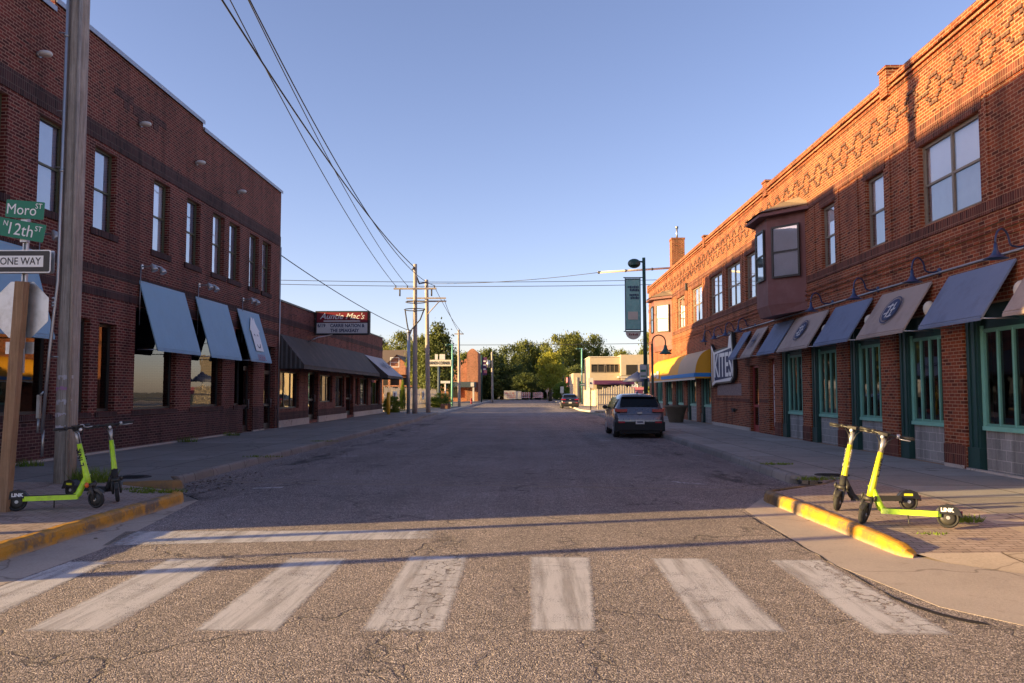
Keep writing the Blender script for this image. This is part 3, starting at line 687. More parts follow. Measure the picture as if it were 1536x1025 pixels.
# twin spotlights above the left awnings
proto = None
for i, y in enumerate((21.93,17.33,25.82,29.86)):
    lab = 'twin silver spotlight on the brick wall above the ' + ('nearest full blue-grey awning','awning behind the street signs','middle plain blue-grey awning','awning with the white house logo')[i]
    if i == 0:
        t = empty('spotlight', (XL,y,5.2), lab, 'spotlight', 'twin spotlights above the left awnings'); proto = t
        m = MB(); m.tube([(XL,y,5.2),(XL+.42,y,5.22),(XL+.42,y+.30,5.22)], .022, 6); m.tube([(XL+.42,y,5.22),(XL+.42,y-.22,5.22)], .022, 6); m.lathe([(.07,0),(.07,.04)], (0,0,0), 12, frame((XL,y,5.2),(0,1,0),(0,0,1))); m.build('arm', M_['galv'], t)
        for dy in (-.22,.30):
            m = MB(); Mh = frame((XL+.42,y+dy,5.22),(0,1,.0),(.5,0,.8)) @ Matrix.Rotation(radians(100), 4, 'X')
            m.lathe([(.03,-.05),(.05,0),(.085,.10),(.095,.17),(.08,.17)], (0,0,0), 12, Matrix.Translation((XL+.42,y+dy,5.2)) @ Matrix.Rotation(radians(150), 4, 'Y')); m.build('spot_head', M_['silver'], t)
        m = MB(); m.tube([(XL+.05,y-.12,5.15),(XL+.05,y-.12,3.55)], .012, 5); m.build('conduit', M_['galv'], t)
    else:
        t = copy_tree(proto); t.location = (XL,y,5.2); t['label'] = lab
# flat sloping awnings
def flat_awning(X, out, y0, y1, zt, zb, proj, mat, label, group, holder=None):
    t = empty('awning', (X,(y0+y1)/2,zb), label, 'awning', group)
    m = MB(); x0 = X+out*.03; x1 = X+out*proj
    n = Vector((zt-zb, 0, proj*1.0)).normalized()*.02
    P = [(x0,zt),(x1,zb)]
    N_ = 8
    # canvas with a light sag between the frame bars
    for i in range(N_):
        for j in range(4):
            def q(u, v):
                sag = -.018*sin(pi*u)*sin(pi*v)
                return (x0+(x1-x0)*v + out*sag, y0+(y1-y0)*u, zt+(zb-zt)*v)
            m.poly([q(i/N_,j/4),q((i+1)/N_,j/4),q((i+1)/N_,(j+1)/4),q(i/N_,(j+1)/4)], smooth=True)
    for y in (y0,y1): m.poly([(x0,y,zt),(x1,y,zb),(x1-out*.03,y,zb-.008),(x0-out*.02,y,zt-.03)])
    m.poly([(x1,y0,zb),(x1,y1,zb),(x1-out*.004,y1,zb-.05),(x1-out*.004,y0,zb-.05)])
    c = m.build('canvas', mat, t)
    f = MB()
    for y in (y0+.02,y1-.02):
        f.tube([(x1-out*.03,y,zb-.01),(X+out*.01,y,zb-.01)], .014, 6); f.tube([(x0,y,zt-.04),(x1-out*.03,y,zb-.02)], .014, 6)
    f.tube([(x1-out*.03,y0+.02,zb-.02),(x1-out*.03,y1-.02,zb-.02)], .014, 6); f.tube([(x0,y0+.02,zt-.04),(x0,y1-.02,zt-.04)], .014, 6)
    f.build('frame', M_['galv'], t)
    # matrix lying on the canvas : local x towards +viewer's right, y up the slope
    ya = Vector((x0-x1,0,zt-zb)); xa = Vector((0,1,0)) if out > 0 else Vector((0,-1,0))
    M = frame(((x0+x1)/2+out*.012,(y0+y1)/2,(zt+zb)/2+.012), xa, ya)
    ln_ = ya.length/2; w_ = (y1-y0)/2
    m = MB(); m.box(-w_,w_,-ln_+.035,-ln_+.045,-.02,-.003,M=M); m.build('hem', mat, t)
    return t, M
GL_ = 'sloping blue-grey awnings on the left brick building'
flat_awning(XL,1,14.2,17.0,4.8,2.88,.60,M_['awnBlue'],'blue-grey sloping awning half hidden behind the one-way and stop signs','awning',)
flat_awning(XL,1,21.8,24.7,4.8,2.88,.60,M_['awnBlue'],'plain blue-grey sloping awning, the first one right of the utility pole',GL_)
flat_awning(XL,1,25.55,28.28,4.8,2.86,.60,M_['awnBlue'],'plain blue-grey sloping awning in the middle, left of the one with a house logo',GL_)
t, M = flat_awning(XL,1,29.26,31.6,4.8,2.88,.60,M_['awnBlue'],'blue-grey sloping awning with a smiling white house logo and small red lettering',GL_)
m = MB(); hx = lambda pts: [M @ Vector((x, y, .02)) for x, y in pts]
m.poly(hx([(-.42,-.62),(.42,-.62),(.42,.18),(-.42,.18)])); m.poly(hx([(-.55,.18),(.55,.18),(.30,.52),(.28,.72),(.16,.72),(.16,.60),(.0,.78)]))
o = m.build('house_logo', M_['white'], t)
m = MB()
def arc(cx, cy, r, a0, a1, w, n=10):
    for i in range(n):
        a, b_ = radians(a0+(a1-a0)*i/n), radians(a0+(a1-a0)*(i+1)/n)
        m.poly([M @ Vector((cx+r_*cos(q), cy+r_*sin(q), .026)) for r_, q in ((r,a),(r+w,a),(r+w,b_),(r,b_))])
arc(.02,-.30,.16,200,350,.05); arc(-.16,-.02,.05,0,180,.03); arc(.17,-.02,.05,0,180,.03)
m.build('smile', M_['navy'], o)
m = MB()
rr = random.Random(11)
for k in range(7):
    x = -.40+k*.125; m.poly([M @ Vector(p) for p in ((x,-1.0,.022),(x+.035,-1.0,.022),(x+.035,-.76,.022),(x,-.74,.022))])
    if k % 2: m.poly([M @ Vector(p) for p in ((x+.04,-.9,.022),(x+.09,-.9,.022),(x+.09,-.86,.022),(x+.04,-.86,.022))])
    else: m.poly([M @ Vector(p) for p in ((x+.04,-1.0,.022),(x+.09,-1.0,.022),(x+.09,-.965,.022),(x+.04,-.965,.022))])
m.build('red_lettering', plain('faded_red_ink', (.42,.10,.12), .8), t)

# ---------------------------------------------------------------- LEFT low brick building
LA = empty('low_brick_building', (XL,46,0), 'low single-storey brick building with one long dark awning, beyond the two-storey one at left', 'building')
AW = [(34.6,37.5,.95,2.62),(41.3,43.9,1.15,2.6),(44.6,46.75,.82,2.6),(49.8,50.75,.87,2.6),(51.0,53.75,.82,2.6),(54.7,58.0,.78,2.6)]
AD = [(39.1,40.9,.3,2.7),(47.2,49.2,.3,2.7)]
w = MB(); facade(w, XL, -1, 34.305, 58.9, .15, 5.65, AW+AD, .3)
w.box(XL-.31,XL-16,58.6,58.899,.1,5.65); w.box(XL-16,XL-16.3,34.31,58.9,0,5.5)
w.build('wall', BRICK_A, LA)
b = MB(); b.box(XL-.02,XL+.02,34.31,58.92,4.7,4.97)
ys = [34.31] + [v for d_ in AD for v in d_[:2]] + [58.9]
for i in range(0, len(ys), 2): b.box(XL-.02,XL+.012,ys[i],ys[i+1],.46,.80)
b.build('soldier_course', BRICK_LD, LA)
m = MB(); m.box(XL+.05,XL-.35,34.31,58.97,5.65,5.73); m.build('coping', M_['frameD'], LA)
m = MB(); m.box(XL-.32,XL-16,34.32,58.58,5.2,5.3); m.build('roof', M_['roof'], LA)
m = MB()
for i in range(0, len(ys), 2): m.box(XL-.02,XL+.07,ys[i],ys[i+1],.14,.45)
m.build('foundation', CONC_W, LA)
m = MB(); m.box(XL-5,XL-5.1,34.4,58.5,.1,5.1); m.build('interior_floor', M_['interior'], LA)
for k, (a, b_, z0, z1) in enumerate(AW):
    window(LA, WM(XL,-1,a,b_,z0), b_-a, z1-z0, .12, .07, 'frameD', mull=((.33,.67) if b_-a > 2.6 else (.5,) if b_-a > 1.5 else ()), rail=0, gl=GLASSD)
for (a, b_, z0, z1) in AD: door(LA, WM(XL,-1,a,b_,z0), b_-a, z1-z0, .2, 'black')
m = MB()
for (a, b_, z0, z1) in AW[1:3]: m.box(XL-.25,XL-.28,a+.1,b_-.1,z0+.1,z0+.9)
m.build('window_poster', M_['cream'], LA)
# long dark awning
def shed_awning(X, y0, y1, zt, zb, x1, mat, mat2, label, val=.18):
    t = empty('awning', (X,(y0+y1)/2,zb), label, 'awning')
    m = MB(); n = 14
    for i in range(n):
        a, b_ = y0+(y1-y0)*i/n, y0+(y1-y0)*(i+1)/n
        for j in range(5):
            def q(y, v):
                s_ = -.03*sin(pi*v)*(1-.6*abs(sin(pi*(y-y0)/(y1-y0)*n)))
                return (X+.02+(x1-X)*v, y, zt+(zb-zt)*v+s_)
            m.poly([q(a,j/5),q(b_,j/5),q(b_,(j+1)/5),q(a,(j+1)/5)], smooth=True)
    c = m.build('canvas', mat, t)
    m = MB()
    for y in (y0,y1): m.poly([(X+.02,y,zt),(x1,y,zb),(x1,y,zb-val),(X+.02,y,zb-val)])
    m.poly([(x1,y0,zb),(x1,y1,zb),(x1+.01,y1,zb-val),(x1+.01,y0,zb-val)])
    m.build('valance', mat2, t)
    f = MB()
    k = int((y1-y0)/2.5)+1
    for i in range(k+1):
        y = y0+.04+(y1-y0-.08)*i/k; f.tube([(X+.02,y,zt-.06),(x1-.02,y,zb-.06)], .016, 5); f.tube([(X+.02,y,zb-.1),(x1-.02,y,zb-.1)], .016, 5)
    f.build('frame', M_['galv'], t)
    return t
t = shed_awning(XL,34.4,52.0,4.22,2.88,-9.75,M_['awnDark'],M_['awnDark'],'long faded brown-black sloping awning along the low brick building')
m = MB()
for k in range(5): m.box(XL+.1+k*.2,XL+.17+k*.2,34.36,34.39,2.72,4.10-k*.245)
m.build('side_ribs', M_['roof'], t)
t = shed_awning(XL,52.3,58.6,4.15,2.78,-9.25,M_['awnGrey'],M_['awnDark'],'pale grey end section of sloping awning at the far corner of the low brick building')
tm = frame((-10.0,55.6,3.50), (0,1,0), (-1.6,0,1.4))
m = MB()
for (a, b_, c_, d_) in ((-1.2,-.9,-.3,.1),(-.6,-.2,-.1,.3),(.0,.15,-.35,.35),(.3,.9,-.2,-.1),(.3,.4,-.2,.25),(.75,.9,-.2,.25)):
    m.poly([tm @ Vector(p) for p in ((a,c_,.05),(b_,c_,.05),(b_,d_,.05),(a,d_,.05))])
m.build('lettering', M_['navy'], t)
# projecting sign
S = empty('business_sign', (-9.4,40,4.6), 'red and white lightbox sign reading Auntie Mac\'s, standing out above the low brick wall', 'sign')
m = MB(); m.box(-10.78,-8.05,39.9,40.3,4.58,5.78); m.build('sign_box', M_['blackm'], S)
m = MB(); m.box(-10.70,-8.13,39.893,39.899,5.20,5.71); m.build('red_panel', M_['red'], S)
m = MB(); m.box(-10.70,-8.13,39.893,39.899,4.65,5.17); m.build('letter_panel', M_['offwhite'], S)
TF = lambda x, y, z: frame((x,y,z), (1,0,0), (0,0,1))
text_mesh("Auntie Mac's", .43, TF(-9.42,39.891,5.50), extrude=.001, shear=.35, bold=.003, sx=1.0).build('lettering', M_['white'], S)
m = MB(); m.box(-10.35,-8.5,39.890,39.892,5.235,5.30); m.build('white_strip', M_['offwhite'], S)
text_mesh("6/19", .24, TF(-10.66,39.891,5.03), extrude=.001, bold=.008, sx=.95, align='LEFT').build('lettering', M_['navy'], S)
text_mesh("CARRIE NATION &", .24, TF(-10.02,39.891,5.03), extrude=.001, bold=.008, sx=.86, align='LEFT').build('lettering', M_['navy'], S)
text_mesh("THE SPEAKEASY", .24, TF(-10.0,39.891,4.78), extrude=.001, bold=.008, sx=.84, align='LEFT').build('lettering', M_['navy'], S)
m = MB(); m.tube([(XL,40.1,5.4),(-10.7,40.1,5.4)], .04, 6); m.tube([(-9.3,40.1,5.78),(-10.85,42.5,5.75)], .02, 5)
m.tube([(XL,38.6,4.1),(-10.3,38.6,4.35),(-10.0,39.4,4.5),(-9.9,39.95,4.6)], .025, 6); m.build('bracket', M_['galv'], S)

# ---------------------------------------------------------------- RIGHT brick building
XR = 8.8
RB = empty('brick_building', (XR,33,0), 'long orange-red brick building at right with diamond brick frieze and two projecting bays', 'building')
UW = [(15.46,17.87,1),(19.65,20.73,0),(22.85,23.88,0),(9.5,11.9,1),(33.1,35.5,1),(36.2,38.65,1),(40.4,43.0,1),(44.9,47.3,1),(54.2,56.2,1),(30.2,32.3,1)]
OP = [(10.2,12.9),(13.4,16.3),(17.15,19.2),(20.1,22.1),(22.95,25.1),(25.85,28.0)]
OP2 = [(38.7,41.1),(42.1,44.6),(45.6,48.1),(49.1,51.6),(52.6,55.4)]
holes = [(a,b_,5.38,7.2) for a, b_, d_ in UW] + [(a,b_,.15,3.4) for a, b_ in OP] + [(a,b_,.15,3.2) for a, b_ in OP2] + [(28.75,29.45,.3,2.9),(30.75,31.9,.15,2.75)]
w = MB(); facade(w, XR, 1, 8.0, 58.3, .15, 9.15, holes, .32)
w.box(XR+.33,XR+16,8.0,8.3,.1,9.1); w.box(XR+.012,XR+16,58.0,58.298,.1,9.15); w.box(XR+16,XR+16.3,8,58.3,0,9)
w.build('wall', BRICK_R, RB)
b = MB()
b.box(XR+.02,XR-.022,8.0,58.31,7.44,7.66)
b.box(XR+.02,XR-.03,8.0,25.15,5.10,5.33); b.box(XR+.02,XR-.03,28.8,48.8,5.10,5.33); b.box(XR+.02,XR-.03,52.5,58.31,5.10,5.33)
for (a, b_, d_) in UW: b.box(XR+.02,XR-.012,a-.1,b_+.1,7.21,7.435)
b.build('soldier_course', BRICK_RS, RB)
b = MB()
for z, p in ((4.86,.03),(4.72,.045),(4.58,.03),(8.92,.035),(9.03,.055)): b.box(XR+.02,XR-p,8.0,58.32,z,z+.045)
b.box(XR+.35,XR-.07,8.0,58.34,9.15,9.31)
for y in (15.19,18.3,19.29,21.2,22.5,24.4,29.4,32.7,35.85,39.2,40.0,43.5,44.5,47.8):
    b.box(XR+.02,XR-.024,y-.04,y+.04,5.335,7.435)
for y in (19.3,29.2,39.5): hh = 9.55 if y < 20 else 9.40; b.box(XR+.40,XR-.10,y-.20,y+.20,8.9,hh); b.box(XR+.42,XR-.13,y-.24,y+.24,hh,hh+.07)
b.box(XR+.38,XR-.10,57.9,58.36,8.9,9.45)
b.build('cornice', BRICK_R, RB)
d = MB(); y = 11.15
while y < 57:
    big = .27 if y < 24 else .27
    cz = 8.27
    path = [(0,.30),(.12,.30),(.16,.20),(.27,.13),(.27,0),(.27,-.13),(.16,-.20),(.12,-.30),(0,-.30),(-.12,-.30),(-.16,-.20),(-.27,-.13),(-.27,0),(-.27,.13),(-.16,.20),(-.12,.30)]
    for (u, v) in path: d.box(XR+.01,XR-.035,y+u-.052,y+u+.052,cz+v-.034,cz+v+.034)
    d.box(XR+.01,XR-.035,y+.34,y+.46,cz-.034,cz+.034); d.box(XR+.01,XR-.035,y+.51,y+.63,cz-.034,cz+.034)
    y += .99
d.build('diamond_frieze', M_['brickC'], RB)
m = MB(); m.box(XR+.36,XR+16,8.31,57.98,8.6,8.75); m.build('roof', M_['roof'], RB)
m = MB(); m.box(XR+.36,XR+8,8.31,57.9,4.3,4.4); m.box(XR+8,XR+8.1,8.31,57.9,.1,8.4); m.box(XR+.36,XR+8,8.31,57.9,.02,.06); m.build('interior_floor', M_['interior'], RB)
for (y0, y1) in ((29.6,30.7),(28.0,28.7),(32.0,38.6)):
    pass
for (a, b_, p_, h_) in ((31.95,38.4,.06,.28),(16.35,17.1,.05,.22),(13.45,16.25,.05,.19)): m = MB(); m.box(XR-p_,XR+.02,a,b_,.14,h_); m.build('foundation', CONC_W, RB)
for (a, b_) in ((13.0,13.35),(16.32,17.13),(19.22,20.08),(22.12,22.93),(25.12,25.83),(28.02,28.72)): m = MB(); m.box(XR+.02,XR-.03,a,b_,.16,.62); m.build('pier_base', BRICK_RS, RB)
for (a, b_, dbl) in UW:
    window(RB, WM(XR,1,a,b_,5.38), b_-a, 1.82, .10, .07, 'frameB', mull=((.5,) if dbl else ()), rail=.5, blinds=('blind','blindD'))
def storefront(a, b_, zt, n, col=True):
    M = WM(XR,1,a,b_,.15); W = b_-a
    # local x = 0 is the far end
    x0 = .46 if col else .05
    m = MB(); m.box(x0,W,0,.86,-.30,-.14,M=M); m.build('bulkhead', BLOCK, RB)
    if col:
        m = MB(); m.box(0,.40,0,zt-.15,-.30,-.06,M=M); m.box(.04,.14,0,zt-.15,-.06,-.035,M=M); m.box(.24,.34,0,zt-.15,-.06,-.035,M=M); m.box(-.0,.42,0,.45,-.30,-.02,M=M); m.build('column', M_['dkgreen'], RB)
        m = MB(); m.box(.40,.47,0.86,zt-.55,-.30,-.12,M=M); m.build('column_trim', M_['ltgreen'], RB)
    m = MB(); m.box(x0-.06,W,zt-.62,zt-.15,-.28,-.16,M=M); m.build('lintel_panel', M_['dkgreen'], RB)
    h = zt-.62-.86
    fo = window(RB, M @ Matrix.Translation((x0,.86,0)), W-x0, h, .13, .075, 'green', mull=[i/n for i in range(1,n)], rail=0, gl=GLASSD)
    m = MB(); m.box(x0-.02,W,.80,.88,-.16,-.08,M=M); 
    for i in range(n):
        u = x0+(W-x0)*i/n; m.box(u+.015,u+.04,.9,zt-.66,-.13,-.118,M=M)
    m.build('sill', M_['ltgreen'], fo)
for k, (a, b_) in enumerate(OP): storefront(a, b_, 3.4, 5 if b_-a > 2.5 else 4)
for (a, b_) in OP2: storefront(a, b_, 3.2, 3)
o = door(RB, WM(XR,1,30.75,31.9,.15), 1.15, 2.6, .12, 'doorred', label='narrow red door with a glass panel')
m = MB(); M = WM(XR,1,28.75,29.45,.3); m.box(.0,.7,0,2.6,-.2,-.16,M=M); o = m.build('side_door', M_['doorred'], RB)
m = MB(); m.box(.10,.60,.15,2.4,-.155,-.15,M=M); p_ = m.build('poster', M_['offwhite'], o)
m = MB()
for z in (.45,.55,1.1,1.25,1.3,1.6,1.65,2.0): m.box(.16,.52,z,z+.05,-.148,-.144,M=M)
m.build('poster_print', M_['navy'], p_)
m = MB(); m.box(XR-.006,XR+.01,33.2,37.4,1.55,2.05); m.build('mosaic_panel', plain('pebbled_panel', (.22,.16,.15), .8, 0, .9, 9), RB)
m = MB(); m.box(XR-.02,XR+.01,31.95,37.6,1.30,1.42); m.box(XR-.02,XR+.01,29.6,30.6,1.30,1.42); m.build('belt_course', BRICK_RS, RB)
m = MB(); m.box(XR-.10,XR,34.2,34.5,.85,1.0); m.box(XR-.05,XR,33.9,34.8,.93,.97); m.build('wall_vent', M_['iron'], RB)
# conduit along the wall above the awnings
m = MB(); m.tube([(XR-.04,9,4.24),(XR-.04,38.2,4.24)], .022, 6); m.build('conduit', M_['galv'], RB)
m = MB(); m.tube([(XR-.05,39.6,4.0),(XR-.05,39.6,5.0)], .03, 6); m.box(XR-.13,XR,43.9,44.1,7.3,7.7); m.tube([(XR-.04,44,7.3),(XR-.04,44,5.4)], .012, 5); m.build('downpipe', M_['frameD'], RB)
# bays
def bay(y0):
    root = RB
    f = [(XR,y0),(XR-.9,y0+1.1),(XR-.9,y0+2.4),(XR,y0+3.5)]
    m = MB()
    m.slab([(XR+.05,y0),*f[1:3],(XR+.05,y0+3.5)], 4.55, 7.45)
    # tapering underside
    for i in range(3):
        p, q = f[i], f[i+1]
        pin = (XR, y0+.9) if i == 0 else (XR, y0+2.6)
        m.poly([(p[0],p[1],4.55),(q[0],q[1],4.55),(q[0]+(.12 if q[0] < XR else 0),q[1],4.2 if q[0] < XR else 4.3),(p[0]+(.12 if p[0] < XR else 0),p[1],4.2 if p[0] < XR else 4.3)])
    m.poly([(XR,y0,4.3),(XR-.78,y0+1.1,4.2),(XR-.78,y0+2.4,4.2),(XR,y0+3.5,4.3)])
    body = m.build('bay', M_['bay'], root)
    e = MB(); ex = [(XR,y0-.35),(XR-1.2,y0+.95),(XR-1.2,y0+2.55),(XR,y0+3.85)]
    e.slab(ex, 7.45, 7.53); e.slab([(XR,y0-.28),(XR-1.1,y0+1.0),(XR-1.1,y0+2.5),(XR,y0+3.78)], 7.53, 7.60)
    e.build('eaves', M_['bay'], body)
    r_ = MB(); top = [(XR-.0,y0+.6),(XR-.25,y0+1.3),(XR-.25,y0+2.2),(XR,y0+2.9)]
    for i in range(3): r_.poly([(ex[i][0],ex[i][1],7.605),(ex[i+1][0],ex[i+1][1],7.605),(top[i+1][0],top[i+1][1],8.05),(top[i][0],top[i][1],8.05)])
    r_.poly([(p[0],p[1],8.05) for p in top]); r_.build('bay_roof', M_['shingle'], body)
    # windows: near slanted face and front face
    for (p, q) in ((f[1],f[0]),(f[2],f[1]),(f[3],f[2])):
        dx, dy = q[0]-p[0], q[1]-p[1]; ln = sqrt(dx*dx+dy*dy)
        M = frame((p[0]+dx*.14,p[1]+dy*.14,5.4), (dx,dy,0), (0,0,1)) @ Matrix.Translation((0,0,.08))
        wo_ = window(body, M, ln*.72, 1.7, .0, .06, 'frameD', rail=.5, blinds=('blindD' if p is f[1] and y0 < 30 else 'blind','blindD'), bo=.045)
bay(25.2); bay(48.9)
# chimneys standing on the roof
def chimney(x0, x1, y0, y1, z0, z1, label, flue=True):
    t = empty('chimney', ((x0+x1)/2,(y0+y1)/2,z0), label, 'chimney')
    m = MB(); m.box(x0,x1,y0,y1,z0,z1); m.box(x0-.03,x1+.03,y0-.03,y1+.03,z1,z1+.12); m.build('stack', BRICK_R, t)
    if flue: m = MB(); m.tube([((x0+x1)/2,(y0+y1)/2,z1+.12),((x0+x1)/2,(y0+y1)/2,z1+.8)], .06, 10); m.tube([((x0+x1)/2,(y0+y1)/2,z1+.8),((x0+x1)/2,(y0+y1)/2,z1+.92)], .1, 10); m.build('flue', M_['galv'], t)
chimney(9.05,9.85,50.0,50.8,8.75,11.3,'tall square brick chimney with a pale metal flue rising behind the orange cornice')
# ---- right awnings
GR_ = 'sloping awnings along the right brick building'
def logo_badge(t, M, lines=True):
    m = MB(); n = 28
    for k in range(n):
        a, b_ = 2*pi*k/n, 2*pi*(k+1)/n
        for (r0, r1) in ((.0,.30),(.34,.37)):
            m.poly([M @ Vector((r_*cos(q)*1.15, r_*sin(q)*1.0+.02, .02)) for r_, q in ((r0+1e-3,a),(r1,a),(r1,b_),(r0+1e-3,b_))])
    o = m.build('badge', M_['navy'], t)
    m = MB()
    for (a, b_, c_, d_) in ((-.24,.05,.10,.14),(-.10,-.04,-.20,.18),(.02,.22,-.02,.03),(.08,.13,-.16,.2),(-.24,-.02,-.10,-.06),(.0,.2,-.2,-.16)):
        m.poly([M @ Vector(p) for p in ((a,c_,.026),(b_,c_+.03,.026),(b_,d_+.03,.026),(a,d_,.026))])
    m.build('badge_print', M_['offwhite'], o)
AR = [(11.7,13.75,'awnTaupe','sunlit taupe sloping awning at the right edge of the view',0),
 (14.4,16.7,'awnNavy','largest navy sloping awning, nearest one over the wide green windows',0),
 (17.4,19.84,'awnTaupe','taupe sloping awning with a large dark round badge, next to the nearest navy one',1),
 (20.4,22.85,'awnNavy','navy sloping awning between the two taupe awnings with round badges',0),
 (23.35,26.2,'awnTaupe','taupe sloping awning with a dark round badge below the maroon bay',1),
 (26.45,28.5,'awnNavy','dark grey-navy sloping awning below the far side of the maroon bay',0),
 (29.3,30.7,'awnTaupe','narrow taupe sloping awning with dark lettering above the poster door',2),
 (31.55,32.6,'awnNavy','narrowest navy sloping awning beside the white wall sign',0)]
for (a, b_, mt, lab, lg) in AR:
    t, M = flat_awning(XR,-1,a,b_,4.1,3.03,.70,M_[mt],lab,GR_)
    if lg == 1: logo_badge(t, M)
    if lg == 2:
        m = MB()
        for (u0, u1, v0, v1) in ((-.3,-.22,-.3,.3),(-.1,-.02,-.35,.25),(.1,.2,-.25,.35),(-.3,.2,.0,.08)): m.poly([M @ Vector(p) for p in ((u0,v0,.02),(u1,v0,.02),(u1,v1,.02),(u0,v1,.02))])
        m.build('lettering', M_['navy'], t)
# gooseneck lamps
def gooseneck(y, label):
    t = empty('gooseneck_lamp', (XR,y,4.25), label, 'wall lamp', 'blue gooseneck lamps above the right awnings')
    m = MB(); m.lathe([(.0,0),(.075,.0),(.075,.03),(.03,.05)], (0,0,0), 14, frame((XR,y,4.27),(0,-1,0),(0,0,1))); m.build('mount', M_['lampblue'], t)
    pts = []
    for k in range(17):
        u = k/16
        if u < .35: pts.append((XR-.06-u*.9, y-.02-u*.25, 4.27-.03*sin(u/.35*pi)))
        else:
            a = (u-.35)/.65*pi*1.05; pts.append((XR-.375-.19*(1-cos(a)), y-.11-.14*(1-cos(a))*.8, 4.27+.26*sin(a)))
    m = MB(); m.tube(pts, .018, 8); m.build('arm', M_['lampblue'], t)
    e = pts[-1]; m = MB(); m.lathe([(.03,.02),(.035,-.08),(.06,-.14),(.10,-.19),(.19,-.235),(.2,-.24),(.185,-.238),(.09,-.185),(.02,-.1)], (e[0],e[1],e[2]), 20); m.build('lamp_shade', M_['lampblue'], t)
    return t
gl_ys = [14.1,17.1,20.1,23.1,31.0,33.0,35.0,37.0]
gl_lab = ['above the sunlit taupe awning at the right edge','between the nearest navy awning and the taupe one','between the large taupe badge awning and the next navy one','between the middle navy awning and the farther taupe badge one','above the narrowest navy awning','third from the yellow awning','second from the yellow awning','nearest the yellow awning, above the white wall sign']
gp = gooseneck(gl_ys[0], 'blue gooseneck lamp ' + gl_lab[0])
for y, l_ in zip(gl_ys[1:], gl_lab[1:]):
    c = copy_tree(gp); c.location = (XR,y,4.25); c['label'] = 'blue gooseneck lamp ' + l_
# round white lamps seen between the awnings
for i, y in enumerate((14.0,17.2,20.2,23.15)):
    t = empty('globe_light', (XR,y,3.5), 'pale globe light in the gap ' + ('right of the nearest navy awning','left of the nearest navy awning','right of the middle navy awning','left of the middle navy awning')[i], 'wall light', 'pale globe lights between the right awnings')
    m = MB(); m.sphere((XR-.20,y,3.48), .15, 14, 8, (.8,1,1.1)); m.build('globe', M_['cream'], t)
    m = MB(); m.box(XR-.08,XR,y-.06,y+.06,3.42,3.6); m.build('mount', M_['frameD'], t)
# white wall sign  KITES
K = empty('wall_sign', (XR,35.8,2.1), 'black and white irregular sign reading KITES on the right brick wall', 'sign')
M = frame((XR-.16,35.8,2.95), (0,-1,0), (0,0,1))
out_ = [(-2.05,1.0),(-1.7,.75),(-1.5,.62),(1.3,.72),(1.55,1.25),(1.85,1.3),(2.0,.6),(2.15,-.3),(2.1,-.62),(1.6,-.85),(-1.2,-.9),(-1.95,-1.05),(-2.1,-.6)]
def prism(mb, M, pts, z0, z1):
    mb.poly([M @ Vector((x,y,z1)) for x, y in pts]); mb.poly([M @ Vector((x,y,z0)) for x, y in pts[::-1]])
    for i in range(len(pts)):
        p, q = pts[i], pts[(i+1) % len(pts)]; mb.poly([M @ Vector(v) for v in ((p[0],p[1],z0),(q[0],q[1],z0),(q[0],q[1],z1),(p[0],p[1],z1))])
m = MB(); prism(m, M, out_, -.12, .02); m.build('backing', M_['black'], K)
m = MB(); prism(m, M, [(x*.93+.0, y*.92) for x, y in out_], .021, .03); m.build('white_face', M_['white'], K)
m = MB(); prism(m, M, [(-1.75,.72),(-1.55,.5),(-1.5,-.75),(-1.78,-.85)], .031, .036); m.build('tan_edge', M_['tan'], K)
m = MB(); prism(m, M, [(-1.35,.46),(1.75,.62),(1.9,.1),(1.85,-.62),(-1.3,-.74)], .031, .036); m.build('dark_panel', M_['navy'], K)
text_mesh("KITES", 1.5, M @ Matrix.Translation((.28,-.12,.04)), extrude=.006, bold=.018, sx=.88).build('lettering', M_['white'], K)
m = MB(); prism(m, M, [(-1.3,.60),(1.2,.66),(1.2,.72),(-1.3,.66)], .032, .04); m.build('rule', M_['black'], K)
# barrel awning
Yw = empty('barrel_awning', (XR,45,2.34), 'bright yellow rounded awning with a blue lower stripe over the far shopfront', 'awning')
def barrel(y0, y1, z0, z1, mat, name, n=14, ny=8, par=None):
    m = MB()
    for i in range(n):
        a, b_ = radians(90*i/n), radians(90*(i+1)/n)
        for j in range(ny):
            u, v = y0+(y1-y0)*j/ny, y0+(y1-y0)*(j+1)/ny
            f = lambda t: (XR-.91*sin(t)**.85, 2.34+1.40*cos(t)**.85 if cos(t) > 0 else 2.34)
            p, q = f(a), f(b_)
            if (p[1]+q[1])/2 < z0 or (p[1]+q[1])/2 > z1: continue
            m.poly([(p[0],u,p[1]),(q[0],u,q[1]),(q[0],v,q[1]),(p[0],v,p[1])], smooth=True)
    return m.build(name, mat, par or Yw)
barrel(38.0,42.4,2.3,4, M_['tan'], 'tan_panel'); barrel(42.4,52.0,2.3,4, M_['yellow'], 'yellow_panel')
m = MB(); prof = [(XR-.91*sin(radians(6*i))**.85, 2.34+1.40*max(0,cos(radians(6*i)))**.85) for i in range(16)]
m.poly([(XR,38.0,2.34)] + [(p[0],38.0,p[1]) for p in prof]); m.build('end_panel', M_['yellow'], Yw)
m = MB(); m.poly([(XR,52.0,2.34)] + [(p[0],52.0,p[1]) for p in prof][::-1]); m.build('end_panel', M_['yellow'], Yw)
m = MB(); m.box(XR-.95,XR-.915,37.97,47.5,2.42,2.60); m.box(XR-.91,XR,37.965,37.99,2.42,2.60); m.build('blue_stripe', M_['sky'], Yw)
m = MB(); m.box(XR-.93,XR-.90,37.98,52,2.28,2.36); m.build('hem', M_['cream'], Yw)
m = MB()
